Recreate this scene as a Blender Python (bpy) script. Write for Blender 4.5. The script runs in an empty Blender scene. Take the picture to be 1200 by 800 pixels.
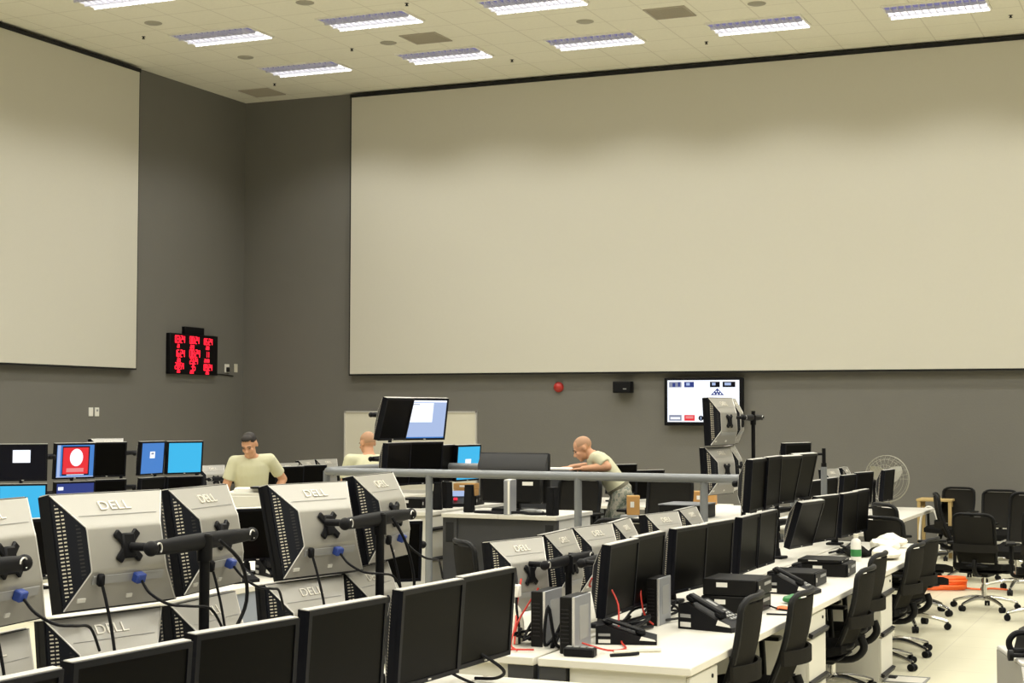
LAMP_W, LAMP_SPREAD, LAMP_BLEND, EXPOSURE = 110., 137., .5, 0.
import bpy, bmesh, math, random
from mathutils import Vector, Matrix, Euler
random.seed(7)
C = bpy.context.scene.collection
PI = math.pi
def R(d): return math.radians(d)

# ------------------------------------------------------------------ materials
def nt(name):
    m = bpy.data.materials.new(name); m.use_nodes = True
    t = m.node_tree; return m, t, t.nodes['Principled BSDF']
def mat(name, col, rough=.5, metal=0., spec=.5, bump=0., bscale=60., var=0., vscale=6.):
    m, t, b = nt(name)
    b.inputs['Base Color'].default_value = (*col, 1)
    b.inputs['Roughness'].default_value = rough
    b.inputs['Metallic'].default_value = metal
    b.inputs['Specular IOR Level'].default_value = spec
    tc = t.nodes.new('ShaderNodeTexCoord')
    if var > 0:
        n = t.nodes.new('ShaderNodeTexNoise'); n.inputs['Scale'].default_value = vscale; n.inputs['Detail'].default_value = 4
        t.links.new(tc.outputs['Object'], n.inputs['Vector'])
        mx = t.nodes.new('ShaderNodeMix'); mx.data_type = 'RGBA'
        mx.inputs[6].default_value = (*[c*(1-var) for c in col], 1); mx.inputs[7].default_value = (*[min(1, c*(1+var)) for c in col], 1)
        t.links.new(n.outputs['Fac'], mx.inputs[0]); t.links.new(mx.outputs[2], b.inputs['Base Color'])
    if bump > 0:
        n = t.nodes.new('ShaderNodeTexNoise'); n.inputs['Scale'].default_value = bscale; n.inputs['Detail'].default_value = 3
        t.links.new(tc.outputs['Object'], n.inputs['Vector'])
        bp = t.nodes.new('ShaderNodeBump'); bp.inputs['Strength'].default_value = bump; bp.inputs['Distance'].default_value = .01
        t.links.new(n.outputs['Fac'], bp.inputs['Height']); t.links.new(bp.outputs['Normal'], b.inputs['Normal'])
    return m
def emat(name, col, strength):
    m, t, b = nt(name)
    b.inputs['Base Color'].default_value = (0.004, .004, .004, 1)
    b.inputs['Roughness'].default_value = .35; b.inputs['Specular IOR Level'].default_value = .08
    b.inputs['Emission Color'].default_value = (*col, 1); b.inputs['Emission Strength'].default_value = strength
    return m
def math_node(t, op, a, b=None):
    n = t.nodes.new('ShaderNodeMath'); n.operation = op
    for i, v in enumerate((a, b)):
        if v is None: continue
        if isinstance(v, (int, float)): n.inputs[i].default_value = v
        else: t.links.new(v, n.inputs[i])
    return n.outputs[0]
def grid_mat(name, col, line, pitch, width, rough=.8, ox=0., oy=0., var=.05, vscale=25., linefac=1.):
    """square tiles with seams, in object space x/y"""
    m, t, b = nt(name)
    tc = t.nodes.new('ShaderNodeTexCoord'); sp = t.nodes.new('ShaderNodeSeparateXYZ')
    t.links.new(tc.outputs['Object'], sp.inputs[0])
    def ln(o, off):
        f = math_node(t, 'FRACT', math_node(t, 'DIVIDE', math_node(t, 'ADD', o, off + 600*pitch), pitch))
        return math_node(t, 'LESS_THAN', f, width/pitch)
    lx = ln(sp.outputs['X'], ox); ly = ln(sp.outputs['Y'], oy)
    either = math_node(t, 'MULTIPLY', math_node(t, 'MAXIMUM', lx, ly), linefac)
    n = t.nodes.new('ShaderNodeTexNoise'); n.inputs['Scale'].default_value = vscale; n.inputs['Detail'].default_value = 5
    t.links.new(tc.outputs['Object'], n.inputs['Vector'])
    mx = t.nodes.new('ShaderNodeMix'); mx.data_type = 'RGBA'
    mx.inputs[6].default_value = (*[c*(1-var) for c in col], 1); mx.inputs[7].default_value = (*[min(1, c*(1+var)) for c in col], 1)
    t.links.new(n.outputs['Fac'], mx.inputs[0])
    m2 = t.nodes.new('ShaderNodeMix'); m2.data_type = 'RGBA'
    t.links.new(either, m2.inputs[0]); t.links.new(mx.outputs[2], m2.inputs[6]); m2.inputs[7].default_value = (*line, 1)
    t.links.new(m2.outputs[2], b.inputs['Base Color']); b.inputs['Roughness'].default_value = rough
    b.inputs['Specular IOR Level'].default_value = .3
    return m
def vent_mat(name):
    """black plastic side grille: two columns of bright horizontal slots through which the metal chassis shows"""
    m, t, b = nt(name)
    tc = t.nodes.new('ShaderNodeTexCoord'); sp = t.nodes.new('ShaderNodeSeparateXYZ')
    t.links.new(tc.outputs['Object'], sp.inputs[0])
    z = sp.outputs['Z']
    f = math_node(t, 'DIVIDE', math_node(t, 'SUBTRACT', .214, math_node(t, 'ABSOLUTE', sp.outputs['X'])), .072)   # 0 at the bezel, 1 at the flat back
    fz = math_node(t, 'LESS_THAN', math_node(t, 'FRACT', math_node(t, 'DIVIDE', math_node(t, 'ADD', z, 1.), .0112)), .37)
    def band(a, c_): return math_node(t, 'MULTIPLY', math_node(t, 'GREATER_THAN', f, a), math_node(t, 'LESS_THAN', f, c_))
    lo = math_node(t, 'ADD', math_node(t, 'MULTIPLY', f, .098), .022); hi = math_node(t, 'SUBTRACT', .323, math_node(t, 'MULTIPLY', f, .108))
    zz = math_node(t, 'MULTIPLY', math_node(t, 'GREATER_THAN', z, lo), math_node(t, 'LESS_THAN', z, hi))
    cols = math_node(t, 'MAXIMUM', band(.08, .20), band(.25, .34))
    fine = math_node(t, 'MULTIPLY', band(.66, .80), .045)
    fac = math_node(t, 'MULTIPLY', math_node(t, 'MULTIPLY', fz, math_node(t, 'MAXIMUM', cols, fine)), zz)
    mx = t.nodes.new('ShaderNodeMix'); mx.data_type = 'RGBA'; t.links.new(fac, mx.inputs[0])
    mx.inputs[6].default_value = (.006, .007, .011, 1); mx.inputs[7].default_value = (.66, .60, .48, 1)
    t.links.new(mx.outputs[2], b.inputs['Base Color']); b.inputs['Roughness'].default_value = .5; b.inputs['Specular IOR Level'].default_value = .2
    return m
def camo_mat(name):
    m, t, b = nt(name)
    tc = t.nodes.new('ShaderNodeTexCoord')
    n = t.nodes.new('ShaderNodeTexNoise'); n.inputs['Scale'].default_value = 14; n.inputs['Detail'].default_value = 3
    t.links.new(tc.outputs['Object'], n.inputs['Vector'])
    r = t.nodes.new('ShaderNodeValToRGB'); r.color_ramp.interpolation = 'CONSTANT'
    e = r.color_ramp.elements; e[0].position = 0; e[0].color = (.10, .12, .09, 1); e[1].position = .42; e[1].color = (.22, .23, .18, 1)
    a = e.new(.52); a.color = (.36, .34, .27, 1); a = e.new(.62); a.color = (.17, .19, .16, 1)
    t.links.new(n.outputs['Fac'], r.inputs[0]); t.links.new(r.outputs[0], b.inputs['Base Color']); b.inputs['Roughness'].default_value = .9
    return m

M = {}
M['wall'] = mat('wall_paint', (.168, .162, .145), .8, spec=.2, bump=.15, bscale=40, var=.03, vscale=3)
M['ceil'] = grid_mat('ceiling_tile', (.80, .775, .665), (.66, .63, .535), .61, .016, .9, ox=.1, oy=.2, var=.05, vscale=30)
M['floor'] = grid_mat('floor_tile', (.67, .635, .475), (.50, .46, .35), .61, .010, .42, var=.04, vscale=5, linefac=.55)
M['screen_cloth'] = mat('screen_cloth', (.60, .578, .50), .85, spec=.15, bump=.05, bscale=200, var=.015, vscale=40)
M['black'] = mat('black_plastic', (.004, .004, .005), .45, spec=.17)
M['blackmatte'] = mat('black_matte', (.008, .008, .009), .8, spec=.15)
M['rubber'] = mat('black_rubber', (.0055, .0055, .007), .55, spec=.18)
M['navyblack'] = mat('bezel_black', (.004, .0043, .007), .42, spec=.15)
M['lcd'] = mat('dark_screen_glass', (.0028, .0026, .0023), .34, spec=.045)
M['silver'] = mat('silver_plastic', (.40, .385, .35), .38, metal=.35, spec=.5, bump=.03, bscale=300)
M['steel'] = mat('bluish_steel', (.30, .31, .335), .42, metal=.4)
M['silver2'] = mat('port_strip_grey', (.40, .40, .40), .5, metal=.2)
M['logo'] = mat('raised_logo_pale', (.80, .76, .68), .35, metal=.2)
M['metaltrim'] = mat('pale_metal_trim', (.72, .70, .66), .35, metal=.4)
M['vent'] = vent_mat('side_grille')
M['chrome'] = mat('chrome', (.65, .64, .62), .18, metal=1.)
M['railpaint'] = mat('grey_rail_paint', (.205, .215, .225), .38, metal=.2, spec=.5)
M['laminate'] = mat('cream_laminate', (.74, .71, .63), .40, spec=.4, var=.015, vscale=3)
M['edge'] = mat('worktop_edge', (.66, .61, .54), .5)
M['whitepaint'] = mat('white_cabinet_paint', (.68, .66, .59), .5, var=.015, vscale=4)
M['handle'] = mat('dark_handle', (.016, .015, .016), .5, spec=.25)
M['panel'] = mat('dark_grey_panel', (.050, .050, .052), .6, spec=.25)
M['bluepanel'] = mat('blue_grey_panel', (.30, .33, .40), .6)
M['fabric'] = mat('dark_chair_fabric', (.010, .0097, .0092), .95, spec=.06, bump=.3, bscale=300, var=.2, vscale=120)
M['mesh'] = mat('chair_back_mesh', (.024, .0225, .019), .9, spec=.06, bump=.5, bscale=500, var=.35, vscale=260)
M['chairframe'] = mat('chair_frame', (.009, .009, .009), .5, spec=.16)
M['chairpan'] = mat('chair_pan_grey', (.42, .41, .36), .5)
M['blue'] = mat('blue_plug', (.03, .07, .34), .4)
M['red'] = mat('red_cable', (.55, .035, .02), .5)
M['orange'] = mat('orange_cord', (.95, .16, .02), .5)
M['green'] = mat('green_plastic', (.03, .20, .05), .5)
M['white'] = mat('white_plastic', (.80, .78, .72), .45)
M['paper'] = mat('paper', (.82, .80, .74), .85, bump=.1, bscale=30)
M['bag'] = mat('white_carrier_bag', (.84, .80, .68), .5, bump=.6, bscale=18)
M['card'] = mat('cardboard', (.50, .27, .085), .85, var=.06, vscale=8)
M['wood'] = mat('pale_wood', (.52, .37, .15), .6, var=.1, vscale=9)
M['gunmetal'] = mat('case_grey', (.22, .23, .25), .4, metal=.4)
M['greyplastic'] = mat('mid_grey_plastic', (.30, .30, .29), .5)
M['pcdark'] = mat('computer_case_black', (.007, .0067, .0064), .5, spec=.16)
M['fan'] = mat('fan_cream', (.36, .35, .29), .5)
M['skin'] = mat('skin', (.60, .32, .19), .55, spec=.35, var=.06, vscale=20)
M['hair'] = mat('dark_hair', (.018, .013, .010), .7)
M['stubble'] = mat('shaved_stubble', (.42, .24, .14), .7)
M['shirt'] = mat('sand_shirt', (.60, .585, .41), .9, bump=.5, bscale=9, spec=.15)
M['camo'] = camo_mat('camouflage_cloth')
M['boot'] = mat('tan_boot', (.25, .18, .10), .8)
M['belt'] = mat('belt', (.13, .12, .08), .7)
M['eye'] = mat('dark_eye', (.015, .012, .010), .3)
M['vent_tan'] = mat('ceiling_vent_tan', (.40, .36, .29), .7)
M['speaker_tan'] = mat('ceiling_speaker_tan', (.36, .34, .28), .7)
M['dark'] = mat('very_dark', (.006, .006, .006), .8)
M['louver'] = mat('louver_white', (.75, .75, .80), .35, metal=.2)
M['bellred'] = mat('alarm_red', (.42, .025, .018), .45)
M['whiteboard'] = mat('whiteboard_face', (.70, .67, .56), .4)
M['carpet'] = mat('platform_carpet', (.10, .10, .105), .95, bump=.3, bscale=200)
M['tube'] = emat('fluorescent_tube', (1.0, .98, 1.0), 3.0)
M['reflector'] = emat('lamp_reflector', (.40, .38, .75), .42)  # reflected lamp light painted in as a faint bluish glow
M['e_white'] = emat('lit_screen_white', (.88, .92, 1.0), 1.25)
M['e_cyan'] = emat('lit_screen_cyan', (.055, .50, .86), 1.0)
M['e_blue'] = emat('lit_screen_blue', (.07, .23, .62), 1.0)
M['e_navy'] = emat('lit_screen_navy', (.035, .055, .23), 1.0)
M['e_pale'] = emat('lit_screen_pale_blue', (.42, .53, .80), 1.0)
M['e_red'] = emat('lit_screen_red', (.85, .035, .045), 1.0)
M['e_pink'] = emat('lit_screen_pink', (.95, .30, .30), .9)
M['e_black'] = emat('lit_screen_black', (.008, .008, .02), .3)
M['e_grey'] = emat('lit_screen_grey', (.30, .32, .42), .9)
M['e_led'] = emat('red_led', (1.0, .015, .035), 2.2)

# ------------------------------------------------------------------ mesh builder
class MB:
    def __init__(s): s.bm = bmesh.new()
    def _new(s, vs, mtx):
        if mtx is not None: bmesh.ops.transform(s.bm, matrix=mtx, verts=vs)
        return vs
    def box(s, c, size, rot=None, bev=0., seg=1):
        r = bmesh.ops.create_cube(s.bm, size=1.)
        vs = r['verts']
        mt = Matrix.Translation(Vector(c)) @ (Euler(rot).to_matrix().to_4x4() if rot else Matrix.Identity(4)) @ Matrix.Diagonal((*size, 1))
        bmesh.ops.transform(s.bm, matrix=mt, verts=vs)
        if bev > 0:
            es = list({e for v in vs for e in v.link_edges})
            bmesh.ops.bevel(s.bm, geom=es, offset=bev, offset_type='OFFSET', segments=seg, profile=.5, affect='EDGES', clamp_overlap=True)
        return s
    def cyl(s, p0, p1, r0, r1=None, seg=12):
        p0 = Vector(p0); p1 = Vector(p1); d = p1-p0
        if r1 is None: r1 = r0
        q = d.to_track_quat('Z', 'Y').to_matrix().to_4x4()
        bmesh.ops.create_cone(s.bm, cap_ends=True, segments=seg, radius1=r0, radius2=max(r1, 1e-5), depth=d.length, matrix=Matrix.Translation((p0+p1)/2) @ q)
        return s
    def sph(s, c, r, u=12, v=8, rot=None):
        r = r if isinstance(r, (tuple, list)) else (r, r, r)
        mt = Matrix.Translation(Vector(c)) @ (rot.to_4x4() if rot is not None else Matrix.Identity(4)) @ Matrix.Diagonal((*r, 1))
        bmesh.ops.create_uvsphere(s.bm, u_segments=u, v_segments=v, radius=1., matrix=mt); return s
    def tube(s, pts, r, seg=8, smooth=0, cap=True):
        pts = [Vector(p) for p in pts]
        if smooth: pts = catmull(pts, smooth)
        rr = r if isinstance(r, (list, tuple)) else [r]*len(pts)
        if len(rr) != len(pts): rr = [rr[0] + (rr[-1]-rr[0])*i/(len(pts)-1) for i in range(len(pts))]
        rings = []; up = None
        for i, p in enumerate(pts):
            d = (pts[min(i+1, len(pts)-1)] - pts[max(i-1, 0)])
            if d.length < 1e-9: d = Vector((0, 0, 1))
            d.normalize()
            if up is None:
                up = Vector((0, 0, 1)) if abs(d.z) < .9 else Vector((1, 0, 0))
            x = d.cross(up)
            if x.length < 1e-4: x = d.cross(Vector((0, 1, 0)))
            x.normalize(); y = x.cross(d).normalized(); up = y
            rings.append([s.bm.verts.new(p + (x*math.cos(2*PI*k/seg) + y*math.sin(2*PI*k/seg))*rr[i]) for k in range(seg)])
        for a, b in zip(rings, rings[1:]):
            for k in range(seg): s.bm.faces.new((a[k], a[(k+1) % seg], b[(k+1) % seg], b[k]))
        if cap:
            s.bm.faces.new(rings[0][::-1]); s.bm.faces.new(rings[-1])
        return s
    def prism(s, poly, axis, a, b):
        """poly in the two other axes, extruded along axis from a to b"""
        def P(u, v, w): return {'x': (w, u, v), 'y': (u, w, v), 'z': (u, v, w)}[axis]
        A = [s.bm.verts.new(P(u, v, a)) for u, v in poly]; B = [s.bm.verts.new(P(u, v, b)) for u, v in poly]
        n = len(poly)
        s.bm.faces.new(A[::-1]); s.bm.faces.new(B)
        for i in range(n): s.bm.faces.new((A[i], A[(i+1) % n], B[(i+1) % n], B[i]))
        return s
    def loft(s, rings, cap=True):
        V = [[s.bm.verts.new(p) for p in r] for r in rings]; n = len(V[0])
        for a, b in zip(V, V[1:]):
            for k in range(n): s.bm.faces.new((a[k], a[(k+1) % n], b[(k+1) % n], b[k]))
        if cap: s.bm.faces.new(V[0][::-1]); s.bm.faces.new(V[-1])
        return s
    def sheet(s, rows, th=.01, n=Vector((0, 1, 0))):
        """grid of points thickened along n"""
        n = Vector(n)*th
        A = [[s.bm.verts.new(Vector(p)) for p in r] for r in rows]; B = [[s.bm.verts.new(Vector(p)+n) for p in r] for r in rows]
        h, w = len(rows), len(rows[0])
        for i in range(h-1):
            for j in range(w-1):
                s.bm.faces.new((A[i][j], A[i][j+1], A[i+1][j+1], A[i+1][j])); s.bm.faces.new((B[i][j], B[i+1][j], B[i+1][j+1], B[i][j+1]))
        for i in range(h-1):
            for j in (0, w-1): s.bm.faces.new((A[i][j], A[i+1][j], B[i+1][j], B[i][j]))
        for j in range(w-1):
            for i in (0, h-1): s.bm.faces.new((A[i][j], A[i][j+1], B[i][j+1], B[i][j]))
        return s
    def lathe(s, prof, seg=24, axis='z', c=(0, 0, 0)):
        rings = []
        for r, z in prof:
            rings.append([Vector(c) + (Vector((r*math.cos(2*PI*k/seg), r*math.sin(2*PI*k/seg), z)) if axis == 'z' else Vector((r*math.cos(2*PI*k/seg), z, r*math.sin(2*PI*k/seg)))) for k in range(seg)])
        return s.loft(rings)
    def build(s, name, m, parent=None, loc=None, rot=None, sharp=38):
        bmesh.ops.recalc_face_normals(s.bm, faces=s.bm.faces[:])
        me = bpy.data.meshes.new(name); s.bm.to_mesh(me); s.bm.free()
        for p in me.polygons: p.use_smooth = True
        me.set_sharp_from_angle(angle=R(sharp))
        if m is not None: me.materials.append(m)
        o = bpy.data.objects.new(name, me); C.objects.link(o)
        if parent is not None: o.parent = parent
        if loc is not None: o.location = loc
        if rot is not None: o.rotation_euler = rot
        return o
def catmull(pts, n):
    out = []; P = [pts[0]] + list(pts) + [pts[-1]]
    for i in range(1, len(P)-2):
        for k in range(n):
            t = k/n; a, b, c, d = P[i-1], P[i], P[i+1], P[i+2]
            out.append(.5*((2*b) + (c-a)*t + (2*a-5*b+4*c-d)*t*t + (3*b-a-3*c+d)*t**3))
    out.append(pts[-1]); return out

def tag(o, label, cat, group=None, kind=None):
    if label: o['label'] = label
    if cat: o['category'] = cat
    if group: o['group'] = group
    if kind: o['kind'] = kind
    return o
def thing(name, label, cat, loc=(0, 0, 0), rot=(0, 0, 0), group=None):
    o = bpy.data.objects.new(name, None); C.objects.link(o); o.empty_display_size = .1
    o.location = loc; o.rotation_euler = rot
    return tag(o, label, cat, group)
def struct(o): o['kind'] = 'structure'; return o
def kids(o): return [c for c in bpy.data.objects if c.parent == o]
CH = {}
def dup(root, loc=None, rot=None, label=None, group=None, skip=()):
    if root.name not in CH: CH[root.name] = [(c, kids(c)) for c in kids(root)]
    r = root.copy(); C.objects.link(r)
    if loc is not None: r.location = loc
    if rot is not None: r.rotation_euler = rot
    if label: r['label'] = label
    if group: r['group'] = group
    for c, gs in CH[root.name]:
        if any(c.name.startswith(k) for k in skip): continue
        d = c.copy(); C.objects.link(d); d.parent = r
        for g in gs:
            e = g.copy(); C.objects.link(e); e.parent = d
    return r
def child(o, base): 
    for c in o.children:
        if c.name.split('.')[0] == base: return c
    return None
def text_mesh(txt, size, depth, name, m, parent=None, loc=None, rot=None, sx=1.):
    cu = bpy.data.curves.new('lettering', 'FONT'); cu.body = txt; cu.size = size; cu.extrude = depth; cu.align_x = 'CENTER'; cu.align_y = 'CENTER'
    t = bpy.data.objects.new('lettering', cu); C.objects.link(t)
    bpy.context.view_layer.update()
    me = bpy.data.meshes.new_from_object(t.evaluated_get(bpy.context.evaluated_depsgraph_get()))
    bpy.data.objects.remove(t); bpy.data.curves.remove(cu)
    me.materials.clear(); me.materials.append(m)
    if sx != 1.: me.transform(Matrix.Diagonal((sx, 1, 1, 1)))
    o = bpy.data.objects.new(name, me); C.objects.link(o); o.parent = parent
    if loc is not None: o.location = loc
    if rot is not None: o.rotation_euler = rot
    return o
H = 1.8   # camera height above the floor
# ------------------------------------------------------------------ the room
XL, XR, YN, YF, ZC = -13.91, 9.0, -6.0, 21.5, H + 4.913
floor = struct(MB().box(((XL+XR)/2, (YN+YF)/2, -.1), (XR-XL+.4, YF-YN+.4, .2)).build('floor', M['floor']))
ceiling = struct(MB().box(((XL+XR)/2, (YN+YF)/2, ZC+.1), (XR-XL+.4, YF-YN+.4, .2)).build('ceiling', M['ceil']))
struct(MB().box(((XL+XR)/2, YF+.1, ZC/2), (XR-XL+.4, .2, ZC)).build('wall_back', M['wall']))
struct(MB().box((XL-.1, (YN+YF)/2, ZC/2), (.2, YF-YN, ZC)).build('wall_left', M['wall']))
struct(MB().box((XR+.1, (YN+YF)/2, ZC/2), (.2, YF-YN, ZC)).build('wall_right', M['wall']))
struct(MB().box(((XL+XR)/2, YN-.1, ZC/2), (XR-XL+.4, .2, ZC)).build('wall_front', M['wall']))
struct(MB().box(((XL+XR)/2, YF-.008, .05), (XR-XL, .016, .10)).build('baseboard_back', M['panel']))
struct(MB().box((XL+.008, (YN+YF)/2, .05), (.016, YF-YN-.04, .10)).build('baseboard_left', M['panel']))

# projection screens: cloth stretched on a black frame that stands 10 cm off the wall
def proj_screen(label, w, h, loc, rotz):
    t = thing('projection_screen', label, 'screen', loc, (0, 0, rotz), 'giant projection screens')
    MB().box((0, -.105, 0), (w, .012, h)).build('cloth', M['screen_cloth'], t)
    b = MB()
    for sx in (-1, 1): b.box((sx*(w/2+.012), -.052, .0), (.024, .104, h+.04))
    b.box((0, -.052, -h/2-.012), (w+.04, .104, .024)); b.box((0, -.06, h/2+.027), (w+.048, .12, .054))
    b.build('frame', M['dark'], t)
    return t
k = .9953
x0, x1 = -11.983*k, 1.0; z0, z1 = H+.588*k, H+4.853*k
proj_screen('giant blank cream screen covering most of the back wall', x1-x0, z1-z0, ((x0+x1)/2, YF, (z0+z1)/2), 0)
y0, y1 = 5.0, 18.58; z0, z1 = H+.6194*k, H+4.848*k
proj_screen('giant blank cream screen on the left side wall', y1-y0, z1-z0, (XL, (y0+y1)/2, (z0+z1)/2), R(90))

# ceiling lights: recessed louvred troffers
def make_troffer():
    t = thing('ceiling_light', 'x', 'light', (0, 0, ZC))
    b = MB()
    for sx in (-1, 1): b.box((sx*.60, 0, -.012), (.025, .62, .024))
    for sy in (-1, 1): b.box((0, sy*.3, -.012), (1.225, .025, .024))
    b.build('frame', M['white'], t)
    MB().box((0, .145, -.004), (1.18, .29, .006)).build('lamp_panel', M['tube'], t)  # bright far half, dim near half: oblique view's light put into emission
    MB().box((0, -.145, -.004), (1.18, .29, .006)).build('reflector', M['reflector'], t)  # no lamp here: the dim bluish sheen is painted as emission
    MB().box((0, .284, -.022), (1.18, .006, .036)).build('lamp_panel', M['tube'], t)  # far inner wall of the housing, its lit look painted as glow
    b = MB()
    for k in range(1, 14): b.box((-.59+k*1.18/14, 0, -.028), (.006, .575, .042))
    for y in (-.1, .1): b.box((0, y, -.028), (1.18, .012, .042))
    b.build('louver', M['louver'], t)
    return t
lab = {(0, 0): 'louvred ceiling light nearest the room corner, between two tan vent tiles',
       (1, 0): 'louvred ceiling light above the left end of the back screen, beyond a tan ceiling vent',
       (2, 0): 'louvred ceiling light above the back screen, between two tan ceiling vents',
       (3, 0): 'louvred ceiling light above the wall television, right of a tan ceiling vent',
       (4, 0): 'rightmost louvred ceiling light, above the right half of the back screen',
       (0, 1): 'louvred ceiling light beside the left wall screen edge, second nearest that screen',
       (1, 1): 'louvred ceiling light in the second row from the back, left of a ceiling vent',
       (2, 1): 'louvred ceiling light cut by the top edge of the picture, in the middle',
       (0, 2): 'louvred ceiling light cut by the top edge of the picture, nearest the left wall'}
t0 = make_troffer(); first = True
for i in range(10):
    for j in range(12):
        x, y = -11.67 + 2.2*i, 19.57 - 2.13*j
        if i < 6 and j < 4:
            o = t0 if first else dup(t0); first = False
            o.location = (x, y, ZC)
            o['label'] = lab.get((i, j), 'louvred ceiling light hanging outside the top of the picture'); o['group'] = 'louvred ceiling lights'
        l = bpy.data.lights.new('ceiling_lamp', 'SPOT'); l.spot_size = R(LAMP_SPREAD); l.spot_blend = LAMP_BLEND; l.shadow_soft_size = .09
        l.energy = LAMP_W; l.color = (1.0, .985, .925); pass
        lo = bpy.data.objects.new('ceiling_lamp', l); C.objects.link(lo); lo.location = (x, y, ZC-.11)

# tan ceiling vents
def make_vent():
    t = thing('ceiling_vent', 'x', 'vent', (0, 0, ZC))
    b = MB()
    for sx in (-1, 1): b.box((sx*.29, 0, -.006), (.03, .61, .012))
    for sy in (-1, 1): b.box((0, sy*.29, -.006), (.61, .03, .012))
    b.build('frame', M['vent_tan'], t)
    b = MB()
    for k in range(12): b.box((0, -.25+k*.0455, -.007), (.55, .022, .010), (R(25), 0, 0))
    b.build('slats', M['vent_tan'], t)
    return t
v0 = make_vent()
for n, (x, y, l) in enumerate([(-13.19, 20.84, 'tan ceiling vent tile in the room corner above the dark wall'),
                               (-9.28, 18.62, 'tan ceiling vent tile between the second and third lights from the corner'),
                               (-5.92, 18.58, 'tan ceiling vent tile high above the middle of the back screen')]):
    o = v0 if n == 0 else dup(v0); o.location = (x, y, ZC); o.scale = (.86, .86, 1); o['label'] = l; o['group'] = 'tan ceiling vents'
def make_cspk():
    t = thing('ceiling_speaker', 'x', 'speaker', (0, 0, ZC))
    MB().lathe([(.135, 0), (.135, -.008), (.11, -.016), (.005, -.018)], 24).build('grille', M['speaker_tan'], t)
    MB().lathe([(.15, 0), (.15, -.006), (.132, -.010), (.132, 0)], 24).build('rim', M['speaker_tan'], t)
    return t
s0 = make_cspk()
for n, (x, y, l) in enumerate([(-12.1, 16.56, 'round tan ceiling speaker nearest the left screen, above its right part'),
        (-12.09, 18.67, 'round tan ceiling speaker between the two lights nearest the left wall'),
        (-9.81, 16.43, 'round tan ceiling speaker cut by the top edge, left of centre'),
        (-9.86, 18.67, 'round tan ceiling speaker beside the tan vent, left of it'),
        (-7.04, 18.6, 'round tan ceiling speaker left of the vent above the screen middle'),
        (-4.83, 18.58, 'rightmost round tan ceiling speaker, near the top edge')]):
    o = s0 if n == 0 else dup(s0); o.location = (x, y, ZC); o.scale = (.74, .74, 1); o['label'] = l; o['group'] = 'round ceiling speakers'
p0 = thing('sprinkler', 'x', 'sprinkler')
MB().lathe([(.004, 0), (.045, 0), (.045, -.008), (.004, -.012)], 16).build('ceiling_plate', M['rubber'], p0)
MB().lathe([(.018, -.010), (.018, -.045), (.035, -.05), (.035, -.056), (.004, -.058)], 16).build('head', M['rubber'], p0)
for n, (x, y, l) in enumerate([(-12.66, 17.12, 'small dark sprinkler head in front of the left wall screen top'),
        (-12.67, 20.36, 'small dark sprinkler head next to the corner vent tile'), (-10.48, 18.79, 'small dark sprinkler head between the corner light and the vent'),
        (-8.7, 16.94, 'small dark sprinkler head at the top edge of the picture, right of a light'), (-8.75, 20.25, 'small dark sprinkler head right of the second corner light'),
        (-5.95, 20.26, 'small dark sprinkler head right of the middle light'), (-2.09, 20.35, 'rightmost small dark sprinkler head, near the picture corner')]):
    o = p0 if n == 0 else dup(p0); o.location = (x, y, ZC+.004); o.scale = (.62, .62, .62); tag(o, l, 'sprinkler', 'ceiling sprinklers')

# whiteboard on the back wall
t = thing('whiteboard', 'cream whiteboard on the back wall behind the bald man', 'whiteboard', (-10.95, YF, H-.58))
MB().box((0, -.012, 0), (2.20, .024, 1.16)).build('board', M['whiteboard'], t)
b = MB()
for sx in (-1, 1): b.box((sx*1.105, -.018, 0), (.022, .036, 1.2))
for sz in (-1, 1): b.box((0, -.018, sz*.59), (2.23, .036, .022))
b.build('frame', M['metaltrim'], t)
MB().box((0, -.055, -.61), (1.9, .07, .018)).build('pen_tray', M['metaltrim'], t)

# television on the back wall
t = thing('wall_television', 'lit television with a white picture, hung under the back screen', 'television', (-6.345, YF, H+.16))
W_, H_ = 1.13, .665
MB().box((0, -.075, 0), (W_, .07, H_), bev=.008).build('housing', M['black'], t)
MB().box((0, -.02, 0), (.4, .04, .3)).build('wall_bracket', M['blackmatte'], t)
sc = MB().box((0, -.112, .008), (W_-.10, .006, H_-.085)).build('screen', M['e_white'], t)
def plate(name, m, x0, x1, z0, z1, y=-.117, p=sc):
    return MB().box(((x0+x1)/2, y, (z0+z1)/2), (x1-x0, .003, z1-z0)).build(name, m, p)
# slide: a row of small pictures along the top and the bottom, a folded flag at right
for i, (xa, xb, m) in enumerate([(-.49, -.31, 'e_grey'), (-.27, -.13, 'e_navy'), (.10, .24, 'e_black'), (.28, .46, 'e_black')]):
    q = plate('slide_picture', M[m], xa, xb, .20, .275)
    if m != 'e_grey': plate('picture_detail', M['e_pale'], xa+.03, xb-.06, .225, .262, -.120)
    else:
        plate('picture_detail', M['e_navy'], xa+.05, xa+.09, .205, .26, -.120); plate('picture_detail', M['e_navy'], xb-.05, xb-.02, .21, .27, -.120)
MB().prism([(.11, .09), (.30, .09), (.205, .185)], 'y', -.119, -.116).build('folded_flag', M['e_navy'], sc)
b = MB()
for (x, z) in [(.16, .11), (.205, .105), (.25, .11), (.19, .14), (.225, .14)]: b.cyl((x, -.1205, z), (x, -.119, z), .011, seg=8)
b.build('flag_stars', M['e_white'], sc)
plate('slide_picture', M['e_grey'], -.49, -.31, -.265, -.185); plate('picture_detail', M['e_white'], -.47, -.33, -.245, -.215, -.120); 
plate('slide_picture', M['e_red'], -.27, -.12, -.265, -.185); plate('picture_detail', M['e_pink'], -.25, -.14, -.235, -.20, -.120)
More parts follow.
